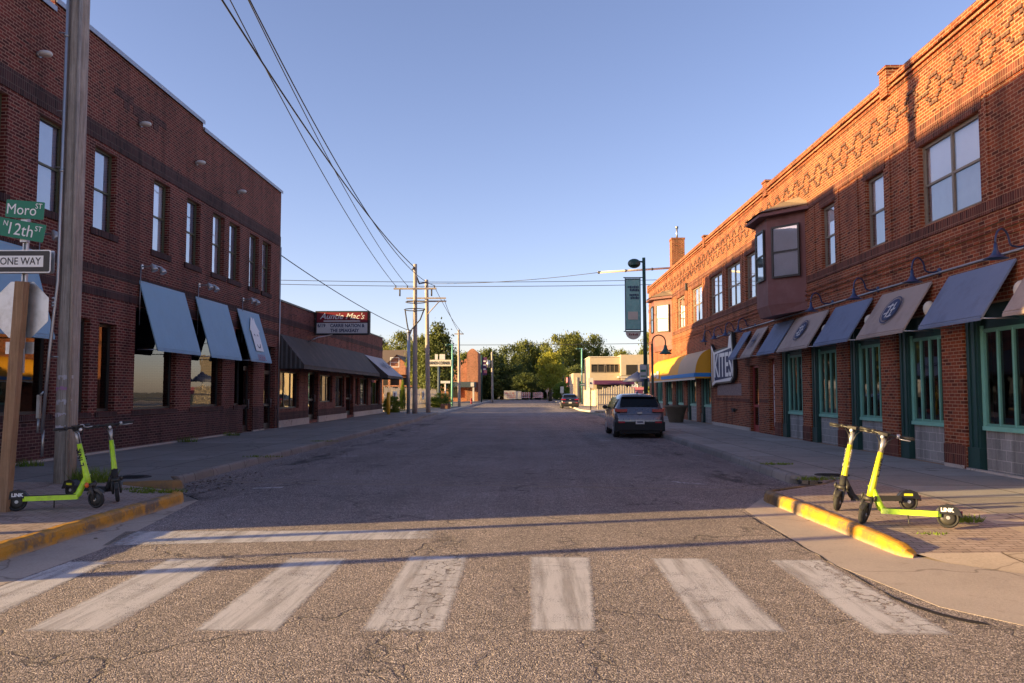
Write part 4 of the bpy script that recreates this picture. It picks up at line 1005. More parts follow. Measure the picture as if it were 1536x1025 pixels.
for (a, b_, z0, z1) in ((48.4,49.1,2.5,2.95),(49.4,51.3,2.6,2.85)): m.box(XR-.955,XR-.92,a,b_,z0,z1)
m.build('panel_print', M_['offwhite'], Yw)
# flower tub
P = empty('planter', (7.55,41.0,.15), 'large tapered dark clay planter pot on the right sidewalk below the yellow awning', 'planter')
m = MB(); m.lathe([(.34,0),(.36,.04),(.52,.72),(.60,.76),(.60,.86),(.55,.86),(.52,.78)], (7.5,40.9,.15), 28); m.build('pot', M_['pot'], P)
m = MB(); m.lathe([(.0,.0),(.52,.0),(.5,.02)], (7.5,40.9,.93), 20); m.build('soil', M_['soil'], P)
m = MB()
for k in range(7): a = k*.9; m.tube([(7.5+.1*cos(a),40.9+.1*sin(a),.93),(7.5+.14*cos(a),40.9+.14*sin(a),1.3+.15*(k % 3))], .008, 5)
m.build('dry_stems', M_['bark'], P)
# ---------------------------------------------------------------- positions seen from the survey of the photograph
CR = cam.rotation_euler.to_matrix()
def at(px, py, Y):
    """real point at street depth Y"""
    d = CR @ Vector(((px-768)/1195.0, -(py-512.5)/1195.0, -1)); t = Y/d.y
    return Vector((d.x*t, Y, 1.7+d.z*t))
# ---------------------------------------------------------------- utility poles
def lean_pole(mb, x0, y0, x1, y1, h, r0, r1, n=10, seg=14):
    mb.tube([(x0+(x1-x0)*i/n, y0+(y1-y0)*i/n, h*i/n) for i in range(n+1)], [r0+(r1-r0)*i/n for i in range(n+1)], seg)
U = empty('utility_pole', (-7.95,13.63,.1), 'big weathered wooden utility pole with paper scraps and a silver conduit, on the left sidewalk', 'utility pole')
m = MB(); lean_pole(m, -7.96, 13.63, -8.02, 13.63, 16, .175, .16); m.build('pole', POLEW, U)
m = MB(); m.tube([(-7.84,13.47,.15),(-7.885,13.47,9.5)], .032, 6); m.build('moulding', POLEW, U)
m = MB(); m.tube([(-8.26,13.42,1.0),(-8.18,13.42,2.4),(-8.08,13.42,3.6),(-8.07,13.42,12)], .028, 8)
for z in (3.15,3.2,3.28,5.5,7.9,10): m.tube([(-8.08-.06*(z < 3.5),13.42,z),(-8.08-.06*(z < 3.5),13.42,z+.04)], .04, 8)
for z in (2.3,5.6,6.6,8.0): m.tube([(-8.24,13.46,z),(-7.98,13.52,z)], .012, 5)
m.build('conduit', M_['galv'], U)
m = MB(); m.box(-8.36,-8.31,13.40,13.46,1.25,1.65); m.tube([(-8.34,13.43,1.0),(-8.34,13.43,1.25)], .018, 6); m.tube([(-8.34,13.43,1.62),(-8.26,13.43,1.7)], .02, 6); m.tube([(-8.26,13.45,.6),(-8.26,13.45,1.05)], .02, 6); m.build('meter_box', M_['alu'], U)
m = MB(); mp_ = MB()
rr = random.Random(5)
for z in (1.12,1.34,1.56,1.78,1.98):
    m = MB()
    k0 = rr.uniform(-.9,-.5)
    for k in range(9):
        a0 = -pi/2+k0+k*.17; a1 = a0+.18; R_ = .181; zt = z+rr.uniform(-.01,.015); zb = z-rr.uniform(.02,.075)
        tgt = m
        tgt.poly([(-7.963+R_*cos(a0),13.63+R_*sin(a0),zb),(-7.963+R_*cos(a1),13.63+R_*sin(a1),zb+rr.uniform(-.02,.02)),(-7.963+R_*cos(a1),13.63+R_*sin(a1),zt),(-7.963+R_*cos(a0),13.63+R_*sin(a0),zt)])
    m.build('paper_scraps', M_['paperP'] if z == 1.78 else M_['tape'], U)
m = MB(); m.box(-9.1,-6.9,13.5,13.6,11.15,11.28); m.box(-9.2,-6.8,13.5,13.62,14.9,15.04)
for x in (-9.0,-8.6,-7.4,-7.0): m.tube([(x,13.55,11.28),(x,13.55,11.45)], .035, 6); m.tube([(x,13.55,15.04),(x,13.55,15.2)], .035, 6)
m.build('crossarm', POLEW, U)
# sign post in the left foreground
G = empty('sign_post', (-6.75,10.3,.1), 'brown wooden post carrying Moro St and N 12th St blades and a one-way sign', 'street sign')
m = MB(); Mx = frame((-6.80,10.3,.05), (1,0,-.05), (0,1,0))
Mp = Matrix.Translation((-6.805,10.3,.05)) @ Matrix.Rotation(radians(2.4), 4, 'Y')
m.box(-.062,.062,-.06,.06,0,3.1,M=Mp); m.build('post', POSTW, G)
m = MB(); m.box(-6.71,-6.655,10.365,10.385,1.95,4.15); m.box(-6.715,-6.70,10.34,10.366,1.95,4.15); m.box(-6.665,-6.65,10.34,10.366,1.95,4.15); m.build('metal_channel', M_['galv'], G)
m = MB(); oc = [(.395*cos(radians(22.5+45*k)), .405*sin(radians(22.5+45*k))) for k in range(8)]
prism(m, TF(-6.74,10.40,2.79), oc, -.004, 0); m.build('stop_sign_back', M_['alu'], G)['label'] = 'bare metal back of an octagonal stop sign'
m = MB(); m.box(-6.93,-6.55,10.398,10.402,2.20,2.36); m.build('small_plate', M_['alu'], G)
def rrect(w, h, r, n=5):
    P = []
    for cx, cy, a0 in ((w/2-r,h/2-r,0),(-w/2+r,h/2-r,90),(-w/2+r,-h/2+r,180),(w/2-r,-h/2+r,270)):
        for k in range(n+1): a = radians(a0+90*k/n); P.append((cx+r*cos(a), cy+r*sin(a)))
    return P
MO = TF(-6.745,10.27,3.415)
m = MB(); prism(m, MO, rrect(.914,.305,.03), -.004, 0); ow = m.build('one_way_sign', M_['white'], G)
m = MB(); prism(m, MO, rrect(.885,.275,.022), .001, .0025); m.build('black_field', M_['black'], ow)
m = MB(); prism(m, MO, [(-.42,0),(-.27,.12),(-.27,.075),(.36,.075),(.36,-.075),(-.27,-.075),(-.27,-.12)], .003, .0045); m.build('arrow', M_['white'], ow)
text_mesh("ONE WAY", .135, MO @ Matrix.Translation((.055,-.002,.006)), extrude=.001, bold=.001, sx=.86).build('lettering', M_['black'], ow)
m = MB(); prism(m, TF(-6.735,10.34,3.415), rrect(.914,.305,.03), -.004, 0); m.build('one_way_sign', M_['alu'], G)
def blade(c, w, h, yaw, roll, big, small1, small2, name):
    M = Matrix.Translation(c) @ Matrix.Rotation(radians(yaw), 4, 'Z') @ frame((0,0,0),(1,0,0),(0,0,1)) @ Matrix.Rotation(radians(roll), 4, 'Z')
    m = MB(); prism(m, M, rrect(w,h,.012), -.003, .003); o = m.build(name, M_['signgreen'], G)
    for (tx, sz, x, y) in ((big[0],big[1],big[2],-.01),small1,small2):
        if tx: text_mesh(tx, sz, M @ Matrix.Translation((x,y,.0055)), extrude=.0008, bold=0, sx=.82).build('lettering', M_['white'], o)
    return o
blade((-6.655,10.27,4.105), .47, .235, 10, -3, ("Moro",.20,-.042), ("ST",.10,.165,.055), (None,0,0,0), 'street_name_blade')
blade((-6.73,10.25,3.84), .66, .24, 12, -9, ("12th",.225,.03), ("N",.10,-.155,.05), ("ST",.10,.245,.045), 'street_name_blade')
for z in (3.93,3.68): m = MB(); m.box(-6.73,-6.64,10.30,10.37,z,z+.06); m.build('blade_bracket', M_['galv'], G)
# poles outside the view at left, whose shadows cross the junction
T = empty('street_lamp', (-12.2,7.15,0), 'plain metal street lamp pole on the corner outside the left of the view', 'street lamp')
m = MB(); m.tube([(-12.2,7.05,0),(-12.2,7.05,7)], [.10,.07], 12); m.tube([(-12.2,7.05,7),(-12.2,8.2,7.3)], .04, 8); m.build('pole', M_['galv'], T); m = MB(); m.sphere((-12.2,8.5,7.3), .2, 12, 6, (.7,1.5,.5)); m.build('lamp_head', M_['alu'], T)
T = empty('utility_pole', (-12.5,5.2,0), 'wooden utility pole on the corner outside the left of the view', 'utility pole')
m = MB(); lean_pole(m, -12.5, 5.2, -12.5, 5.2, 12, .10, .09); m.build('pole', POLEW, T)
T = empty('handrail', (-9.2,7.0,.1), 'thin metal handrail on the corner outside the left of the view', 'handrail')
m = MB(); m.tube([(-9.4,6.55,.1),(-9.4,6.55,1.0),(-8.2,6.95,1.0),(-8.2,6.95,.1)], .02, 6); m.build('rail', M_['galv'], T)
# ---- far pole group
def glob(): pass
T = empty('utility_pole', (-8.2,57.2,0), 'tallest wooden pole of the pair beyond the low brick building, with one upper crossarm', 'utility pole')
m = MB(); lean_pole(m, -8.16, 57.2, -8.22, 57.2, 10.95, .19, .13); m.build('pole', POLEW, T)
m = MB(); m.box(-9.75,-6.65,57.02,57.12,9.08,9.21)
m.build('crossarm', POLEW, T)
m = MB()
for x in (-9.6,-8.75,-7.4,-6.8): m.tube([(x,57.07,9.2),(x,57.07,9.38)], .045, 6)
m.tube([(-8.25,57.0,10.7),(-8.4,57.0,10.5)], .07, 6)
for x in (-9.3,-7.0): m.tube([(x,57.07,9.1),(x,57.07,8.6)], .06, 6)
m.build('insulator', M_['cable'], T)
m = MB()
for k in range(2):
    P = []
    for i in range(13): a = 2*pi*i/12; P.append((-8.2+.75*cos(a)+.1*k, 56.9+.1*sin(a), 7.6+.10*sin(a)+.55*k))
    m.tube(P, .035, 5)
m.tube([(-8.9,57,7.6),(-8.75,57,6.6),(-8.6,57,5.9)], .05, 6); m.tube([(-7.5,57,7.7),(-7.8,57,6.9),(-8.4,57,6.2),(-8.57,57,5.7)], .05, 6); m.build('cable_loops', M_['cable'], T)
T = empty('conduit_post', (-8.57,57,0), 'thin grey conduit post standing left of the tall wooden pole', 'post')
m = MB(); m.tube([(-8.6,56.9,0),(-8.6,56.9,5.95)], .12, 10); m.tube([(-8.6,56.9,5.95),(-8.6,56.9,6.15)], .15, 10); m.build('post', M_['galv'], T)
T = empty('utility_pole', (-7.55,60,0), 'sunlit wooden utility pole at the kerb with a double crossarm, right one of the pair', 'utility pole')
m = MB(); lean_pole(m, -7.55, 60, -7.75, 60, 10.2, .18, .13); m.build('pole', POLEW, T)
m = MB(); m.box(-9.25,-6.25,59.8,59.9,8.72,8.83); m.box(-9.25,-6.25,60.1,60.2,8.52,8.63); m.tube([(-7.7,59.9,7.5),(-6.7,59.9,8.6)], .04, 5); m.build('crossarm', POLEW, T)
m = MB(); m.tube([(-8.25,57.2,10.4),(-8.1,58.5,9.7),(-7.75,60,10.0)], .06, 6); m.build('cable_loops', M_['cable'], T)
T = empty('utility_pole', (-7.3,84.5,.1), 'slender sunlit utility pole right of the large shaggy tree', 'utility pole')
m = MB(); lean_pole(m, -7.35, 84.5, -7.45, 84.5, 8.3, .16, .12); m.build('pole', POLEW, T); m = MB(); m.box(-7.9,-6.9,84.4,84.5,7.8,7.9); m.build('crossarm', POLEW, T)
T = empty('utility_pole', (-5.9,128,0), 'distant utility pole with a pale transformer in front of the dark trees', 'utility pole')
m = MB(); lean_pole(m, -5.8, 128, -5.9, 128, 8.1, .19, .15); m.build('pole', POLEW, T); m = MB(); m.tube([(-6.5,128,5.6),(-6.5,128,6.8)], .32, 12); m.build('transformer', M_['galv'], T)
# ---------------------------------------------------------------- overhead wires
def wire(pts, r, label, name='overhead_wire', group='overhead street wires'):
    m = MB(); m.tube(pts, r, 5, cap=True)
    return tag(m.build(name, M_['cable']), label, 'wire', group)
def fit(F, XN, p1, p2, r, label):
    # parabola through the far insulator and two measured heights
    (y1, z1), (y2, z2) = p1, p2; y3, z3 = F[1], F[2]
    P = []
    for i in range(41):
        y = 13.6+(y3-13.6)*i/40
        z = z1*(y-y2)*(y-y3)/((y1-y2)*(y1-y3)) + z2*(y-y1)*(y-y3)/((y2-y1)*(y2-y3)) + z3*(y-y1)*(y-y2)/((y3-y1)*(y3-y2))
        P.append((XN+(F[0]-XN)*(y-13.63)/(y3-13.63), y, z))
    wire(P, r, label)
fit((-9.6,57,9.35), -9.0, (23.5,13.7), (30.5,12.35), .020, 'lowest-left overhead wire, ending at the left tip of the far crossarm')
fit((-8.25,57,10.7), -8.2, (20.6,12.19), (28.0,11.48), .030, 'thickest overhead cable, running to the top of the tallest far pole')
fit((-8.75,57,9.35), -8.2, (22.8,13.33), (29.6,12.06), .018, 'thin overhead wire ending at the inner left insulator of the far crossarm')
fit((-6.8,57,9.35), -7.2, (19.7,11.74), (25.5,10.62), .020, 'rightmost overhead wire, ending at the right end of the far crossarm')
def sag(a, b, s, n=24): return [(a[0]+(b[0]-a[0])*i/n, a[1]+(b[1]-a[1])*i/n, a[2]+(b[2]-a[2])*i/n - s*4*(i/n)*(1-i/n)) for i in range(n+1)]
wire(sag((-10.8,34.2,7.65),(-8.6,57,6.1),.25), .022, 'single drop wire from the corner of the two-storey building down past the red sign')
wire(sag((-40,75,12.9),(40,75,13.3),1.0), .028, 'upper one of the two wires crossing the sky over the street', group=None)
wire(sag((-40,74,12.4),(40,74,12.7),1.0), .028, 'lower one of the two wires crossing the sky over the street', group=None)
wire(sag((-40,105,8.2),(40,105,8.6),.5), .035, 'low wire crossing the street above the distant tree tops', group=None)
wire(sag((-6.8,57,9.3),(-7.0,84.5,7.9),.3), .02, 'thin wire from the far crossarm on to the slender pole'); wire(sag((-6.4,60,8.7),(-7.3,84.5,7.9),.3), .02, 'thin wire from the sunlit pole on to the slender pole')
T = empty('guarded_cable', (6.9,50,9.3), 'orange-lit cable guard sleeve reaching left from the tall chimney across the sky', 'cable guard')
a = at(897,409,49.6); b_ = at(1008,402,50.3)
m = MB(); m.tube([a, b_], .065, 8); m.build('sleeve', M_['cream'], T)
m = MB()
for u in (.0,.36,.72): p = a+(b_-a)*u; q = p+(b_-a)*.02; m.tube([p,q], .09, 8)
m.build('clamp', M_['cable'], T)
m = MB(); m.tube(sag(tuple(a),(-7.7,60,9.9),.2), .018, 5); m.build('wire', M_['cable'], T)
# ---------------------------------------------------------------- street lamps at right
T = empty('street_lamp', (5.4,37,.15), 'tall dark green street lamp with a faded teal banner, behind the parked car', 'street lamp')
m = MB(); m.tube([(5.42,37,.15),(5.42,37,.9)], .13, 12); m.tube([(5.42,37,.9),(5.38,37,7.95)], [.10,.075], 12); m.build('pole', M_['poleG'], T)
m = MB(); m.tube([(5.38,37,7.75),(5.1,37,7.78)], .04, 8); m.build('arm', M_['poleG'], T)
m = MB(); m.sphere((4.93,37,7.68), .3, 18, 10, (1,.75,.75)); m.lathe([(.27,0),(.25,-.1)], (4.93,37,7.66), 18); m.build('lamp_head', M_['poleG'], T)
m = MB(); m.box(4.50,5.20,36.99,37.01,4.55,6.98)
b0 = m.build('banner', M_['banner'], T)
m = MB()
for (x0,x1,z0,z1) in ((4.48,4.52,4.5,7.0),(5.18,5.22,4.5,7.0),(4.52,5.18,6.93,6.98),(4.52,5.18,4.55,4.6)): m.box(x0,x1,36.975,36.988,z0,z1)
m.build('banner_border', M_['slate'], b0)
for k, tx in enumerate((("dinner",6.62),("party",6.48),("other",6.24),("lunch",6.10))): pass
m = MB(); rr = random.Random(4)
for (z, x0) in ((6.56,4.62),(6.42,4.72),(6.20,4.70),(6.06,4.75)):
    x = x0
    while x < 5.10: w_ = rr.uniform(.03,.06); m.box(x,x+w_,36.975,36.988,z-.03-rr.random()*.03,z+.04+rr.random()*.04); x += w_+.02
m.build('banner_print', M_['navy'], b0)
m = MB(); m.box(4.62,5.08,36.97,36.987,5.05,5.42); m.build('banner_patch', M_['cream'], b0)
for z in (7.02,4.50): m = MB(); m.tube([(4.42,37,z),(5.4,37,z)], .025, 6); m.build('banner_arm', M_['poleG'], T)
m = MB(); prism(m, TF(4.86,36.99,4.48), [(.36*cos(radians(180+18*k)), .36*sin(radians(180+18*k))) for k in range(11)], -.01, .01); o = m.build('semicircular_plate', M_['cream'], T)
m = MB()
for k in range(5): m.box(4.66+k*.085,4.72+k*.085,36.97,36.978,4.31,4.40-(k % 2)*.03)
m.build('plate_print', M_['red'], o)
m = MB(); m.box(5.12,5.44,36.86,36.87,2.3,2.95); o = m.build('parking_sign', M_['offwhite'], T)
m = MB(); m.box(5.16,5.40,36.85,36.857,2.62,2.72); m.box(5.16,5.40,36.85,36.857,2.4,2.45); m.build('sign_print', M_['signgreen'], o)
T = empty('post_lamp', (5.7,36.9,.15), 'dark post lamp with green bell shade on a hooked arm by the yellow awning', 'street lamp')
m = MB(); m.tube([(5.68,36.6,.15),(5.66,36.6,3.9)], [.06,.05], 10); m.build('pole', M_['poleG'], T)
P_ = [(5.66,36.6,3.6),(5.67,36.6,3.95)] + [(5.97-.3*cos(radians(180*k/12)), 36.6, 4.0+.30*sin(radians(180*k/12))) for k in range(13)] + [(6.27,36.6,3.8)]
m = MB(); m.tube(P_, .028, 8); m.build('arm', M_['blackm'], T)
m = MB(); m.lathe([(.03,.06),(.06,.02),(.09,-.12),(.17,-.26),(.27,-.33),(.28,-.37),(.25,-.36),(.1,-.15)], (6.27,36.6,3.8), 22); m.build('lamp_shade', M_['lampgreen'], T)
for (x, Y, top, sgn, lab) in ((at(873,600,105).x,105,at(873,523,105).z,1,'green street lamp pole with a green street sign beside the tan buildings'),(at(678,605,88).x,88,at(678,517,88).z,0,'thin green lamp pole right of the corner store sign'),):
    T = empty('street_lamp', (x,Y,.1), lab, 'street lamp'); m = MB(); m.tube([(x,Y,.1),(x,Y,top)], [.12,.08], 8); m.tube([(x,Y,top),(x-.5,Y,top-.02)], .06, 6); m.build('pole', M_['ltgreen'], T)
    m = MB(); m.sphere((x-.6,Y,top-.05), .22, 10, 6, (1,.8,.7)); m.build('lamp_head', M_['poleG'], T)
    if sgn:
        m = MB(); m.box(x-.35,x+.75,Y-.1,Y-.08,2.45,2.85); m.build('street_sign', M_['signgreen'], T); m = MB(); m.box(x-.2,x+.6,Y-.11,Y-.1,2.55,2.75); m.build('sign_panel', M_['offwhite'], T)
for (px, Y, t0, t1, mat, lab) in ((727,125,536,563,'purple','green lamp post with a purple banner in front of the dark trees'),(841,150,546,568,'pink','lamp post with a pink banner beside the yellow-green tree')):
    x = at(px,600,Y).x; T = empty('street_lamp', (x,Y,.1), lab, 'street lamp'); top = at(px,t0-3,Y).z
    m = MB(); m.tube([(x-.5 if px < 800 else x+.5,Y,.1),(x-.5 if px < 800 else x+.5,Y,top)], .12, 8); m.build('pole', M_['poleG'], T)
    m = MB(); m.box(x-.38,x+.34,Y-.02,Y+.02,at(px,t1,Y).z,at(px,t0,Y).z); b0 = m.build('banner', M_[mat], T)
    m = MB()
    for k in range(3): z = at(px,t0+5+k*6,Y).z; m.box(x-.22,x+.2,Y-.05,Y-.03,z-.22,z)
    m.build('banner_print', M_['offwhite'], b0)
# no-parking post near the far kerb, far signs
x = 6.05; T = empty('sign_post', (5.5,70,.1), 'black post with a small white parking sign by the far right kerb', 'street sign')
x = at(886,600,70).x; m = MB(); m.tube([(x,70,.1),(x,70,at(886,568,70).z)], .05, 8); m.build('post', M_['blackm'], T); m = MB(); m.box(x-.22,x+.22,69.92,69.94,at(886,582,70).z,at(886,567,70).z); o = m.build('sign_plate', M_['offwhite'], T); m = MB(); m.lathe([(.09,0),(.09,.01)], (0,0,0), 12, frame((x,69.91,at(886,575,70).z),(1,0,0),(0,0,1))); m.build('sign_print', M_['navy'], o)
for (px, Y, y0, y1, mt, lab) in ((843,140,580,590,'cream','distant post with a pale yellow square sign near the dark car'),(828,150,586,590,'offwhite','distant bare sign post in front of the yellow-green tree'),(821,158,582,588,'offwhite','small white sign at the far end of the street beside the barriers')):
    x = at(px,600,Y).x; T = empty('sign_post', (x,Y,0), lab, 'street sign'); m = MB(); m.tube([(x,Y,0),(x,Y,at(px,y0 if px != 828 else 560,Y).z)], .07, 6); m.build('post', M_['galv'], T); m = MB(); m.box(x-.3,x+.3,Y-.1,Y-.08,at(px,y1,Y).z,at(px,y0,Y).z); m.build('sign_plate', M_[mt], T)
# ---------------------------------------------------------------- scooters
def scooter(loc, heading, steer, lean, dark, label, stemcol):
    body = M_['blackm'] if dark else M_['lime']; stem = M_[stemcol]
    t = empty('electric_scooter', loc, label, 'scooter', 'rental electric scooters parked on the corners')
    B = Matrix.Translation(loc) @ Matrix.Rotation(heading, 4, 'Z') @ Matrix.Rotation(lean, 4, 'X')
    S0 = Vector((.37,0,.25)); ax = Vector((-.21,0,.86)).normalized()
    ST = B @ Matrix.Translation(S0) @ Matrix.Rotation(steer, 4, ax) @ Matrix.Translation(-S0)
    def tubeM(M, pts, r, seg=10): mb = MB(); mb.tube([M @ Vector(p) for p in pts], r, seg); return mb
    # deck
    m = MB(); P = [(-.40,.045),(-.36,.075),(.16,.08),(.24,.055),(.24,-.055),(.16,-.08),(-.36,-.075),(-.40,-.045)]
    prism(m, B @ Matrix.Translation((0,0,.155)), P, -.032, .03); dk = m.build('deck', body, t)
    m = MB(); P2 = [(x*.93-.005, y*.78) for x, y in P]; prism(m, B @ Matrix.Translation((0,0,.155)), P2, .0305, .037); m.build('grip_mat', M_['blackm'] if not dark else M_['rubber'], dk)
    m = MB(); m.tube([B @ Vector(p) for p in ((.19,0,.155),(.24,0,.19),(.345,0,.46))], [.042,.044,.034], 12)
    m.build('neck', body, t)
    # stem (turns with the fork)
    m = MB(); m.tube([ST @ (S0+ax*a) for a in (.06,.16,.30,.62)], [.040,.042,.036,.031], 14); st = m.build('stem', stem, t)
    if dark:
        m = MB(); m.tube([ST @ (S0+ax*a) for a in (.02,.20)], [.044,.043], 14); m.build('stem_foot', M_['blackm'], t)
    m = MB(); m.tube([ST @ (S0+ax*a) for a in (.62,.80)], [.0305,.030], 14); m.build('stem_top', M_['silver'], t)
    # printed lettering wound on the stem
    for sgn in ((1,) if dark else (1,-1)):
        pass
    side = frame(ST @ (S0+ax*.48), ST.to_3x3() @ ax, ST.to_3x3() @ Vector((0,1,0)))
    for k in range(2):
        R_ = frame((0,0,0),(1,0,0),(0,1,0))
        for tx, off in zip("LINK", (-.12,-.055,-.005,.065)):
            ang = radians(90 + (180 if k else 0)) ; base = S0+ax*(.46-off if False else .46+off)
            d = Vector((0,1 if k == 0 else -1,0)); p = base+d*.036
            Mx = frame(ST @ p, ST.to_3x3() @ (ax if k == 0 else -ax)*1, ST.to_3x3() @ (ax.cross(d) if k else -ax.cross(d))*1)
            # lettering sits on the flank of the tube
            u = ST.to_3x3() @ ax; n_ = ST.to_3x3() @ d; v_ = n_.cross(u)
            Mx = frame(ST @ p, u, v_)
            tm_ = text_mesh(tx, .085, Mx, extrude=.002, bold=.003); tm_.build('lettering', M_['blackm'] if not dark else M_['silver'], st)
    # fork, wheel, fender
    fx = .47; ax_c = Vector((fx,0,.118))
    def wheel(M, c, rad):
        m = MB(); n = 28; prof = [(rad-.028,-.02),(rad-.012,-.026),(rad,-.012),(rad+.002,0),(rad,.012),(rad-.012,.026),(rad-.028,.02)]
        W_ = M @ Matrix.Translation(c) @ Matrix.Rotation(pi/2, 4, 'X')
        for i in range(n):
            a, b_ = 2*pi*i/n, 2*pi*(i+1)/n
            for k in range(len(prof)):
                p, q = prof[k], prof[(k+1) % len(prof)]
                m.poly([W_ @ Vector(v) for v in ((p[0]*cos(a),p[0]*sin(a),p[1]),(p[0]*cos(b_),p[0]*sin(b_),p[1]),(q[0]*cos(b_),q[0]*sin(b_),q[1]),(q[0]*cos(a),q[0]*sin(a),q[1]))], smooth=True)
        wh = m.build('wheel', M_['rubber'], t)
        m = MB(); m.lathe([(.02,-.028),(rad*.45,-.022),(rad-.028,-.015),(rad-.028,.015),(rad*.45,.022),(.02,.028)], (0,0,0), 20, W_); m.build('hub', M_['frameD'], wh)
        m = MB(); m.lathe([(.022,-.034),(.022,.034)], (0,0,0), 10, W_); m.build('axle', M_['silver'], wh)
    wheel(ST, ax_c, .118); wheel(B, Vector((-.47,0,.118)), .118)
    m = MB()
    for s_ in (-1,1): m.tube([ST @ Vector(p) for p in ((.40,s_*.045,.30),(.455,s_*.052,.22),(fx,s_*.05,.118))], [.02,.019,.016], 8)
    m.tube([ST @ Vector(p) for p in ((.40,-.055,.30),(.40,.055,.30))], .03, 10); m.build('fork', M_['frameD'], t)
    for s_ in (-1,1): m = MB(); m.sphere((.39,s_*.075,.315), .03, 10, 6, (1,.7,1.3), M=ST); m.build('indicator', M_['orange'] if (s_ < 0 and not dark and loc[0] < 0) else M_['frameD'], t)
    def fender(M, c, rad, a0, a1, wd, name, mat):
        m = MB(); n = 10; W_ = M @ Matrix.Translation(c)
        for i in range(n):
            a, b_ = radians(a0+(a1-a0)*i/n), radians(a0+(a1-a0)*(i+1)/n)
            for (y0, y1, r0, r1) in ((-wd,-wd*.8,rad-.03,rad),(-wd*.8,wd*.8,rad,rad),(wd*.8,wd,rad,rad-.03)):
                m.poly([W_ @ Vector(v) for v in ((r0*cos(a),y0,r0*sin(a)),(r0*cos(b_),y0,r0*sin(b_)),(r1*cos(b_),y1,r1*sin(b_)),(r1*cos(a),y1,r1*sin(a)))], smooth=False)
        return m.build(name, mat, t)
    fender(ST, ax_c, .145, 35, 150, .035, 'front_fender', M_['frameD'])
    fender(B, Vector((-.47,0,.118)), .15, 30, 175, .06, 'rear_fender', M_['black'])
    m = MB(); Wc = B @ Matrix.Translation((-.46,0,.18))
    for s_ in (-1,1): prism(m, Wc @ frame((0,s_*.055,0),(1,0,0),(0,0,1)), [(.10,-.02),(.07,.07),(-.02,.095),(-.11,.06),(-.15,-.04),(-.05,-.02)], -.006, .006)
    fd = m.build('wheel_cover', M_['black'], t)
    for s_ in (-1,1):
        Mx = B @ frame((-.46,s_*.062,.205), (-s_,0,0), (0,0,1))
        if dark: mm = MB(); mm.box(-.06,.05,-.012,.018,0,.002,M=Mx); mm.build('label_strip', M_['yel2'], fd)
        else: text_mesh("LINK", .06, Mx, extrude=.001, bold=.003).build('lettering', M_['white'], fd)
    m = MB(); m.box(-.62,-.60,-.03,.03,.14,.2,M=B); m.build('rear_light', M_['red'], t)
    m = tubeM(B, ((-.05,.05,.13),(-.06,.11,.02)), .008, 6); m.build('kickstand', M_['frameD'], t)
    # handlebar
    Ht = S0+ax*.82
    def HB(*p): return ST @ (Ht+Vector(p))
    m = MB(); m.tube([HB(-.04,-.20,.03),(HB(-.01,-.10,.03)),HB(0,0,.02),HB(-.01,.10,.03),HB(-.04,.20,.03)], .016, 10); m.tube([ST @ (S0+ax*.80), ST @ (S0+ax*.85)], .042, 12); hb = m.build('handlebar', M_['black'], t)
    m = MB(); m.box(-.03,.07,-.055,.055,.02,.055,M=ST @ Matrix.Translation(Ht)); m.build('display', M_['black'], hb)
    for s_ in (-1,1):
        m = MB(); m.tube([HB(-.04,s_*.19,.03),HB(-.065,s_*.32,.03)], .019, 10); m.build('grip', M_['grip'], hb)
        m = MB(); m.tube([HB(-.02,s_*.15,.02),HB(.02,s_*.19,.01),HB(.0,s_*.30,.01)], .007, 6); m.tube([HB(-.03,s_*.13,.03),HB(-.035,s_*.165,.03)], .027, 8); m.build('brake_lever', M_['silver'] if s_ > 0 else M_['frameD'], hb)
    m = MB(); m.tube([HB(.02,.12,.02),HB(.05,.06,-.05),(ST @ Vector((.24,0,.80)))], .006, 5); m.tube([HB(.02,-.1,.02),HB(.06,-.03,-.06),(ST @ Vector((.25,.0,.75)))], .006, 5); m.build('brake_cable', M_['black'], t)
    m = MB(); m.sphere((.07,0,-.0), .022, 10, 6, M=ST @ Matrix.Translation(Ht)); m.build('headlight', M_['white'], t)
    return t
def put(fr, rr_, z): return ((fr[0]+rr_[0])/2, (fr[1]+rr_[1])/2, z), math.atan2(fr[1]-rr_[1], fr[0]-rr_[0])
l, h = put((4.03,9.86),(4.87,9.50),.118); scooter(l, h, radians(72), radians(6), False, 'lime green scooter nearest the camera at right, with a lime deck', 'yel2')
l, h = put((4.02,10.68),(4.96,10.62),.15); scooter(l, h, radians(58), radians(6), True, 'scooter with a black deck behind the lime one on the right corner', 'yel2')
l, h = put((-5.80,10.68),(-6.66,10.36),.15); scooter(l, h, radians(-32), radians(-4), False, 'lime scooter with a lime deck beside the wooden sign post on the left corner', 'lime')
l, h = put((-5.80,11.3),(-6.68,11.62),.15); scooter(l, h, radians(-42), radians(-3), True, 'scooter with a dark deck in front of the utility pole on the left corner', 'lime')
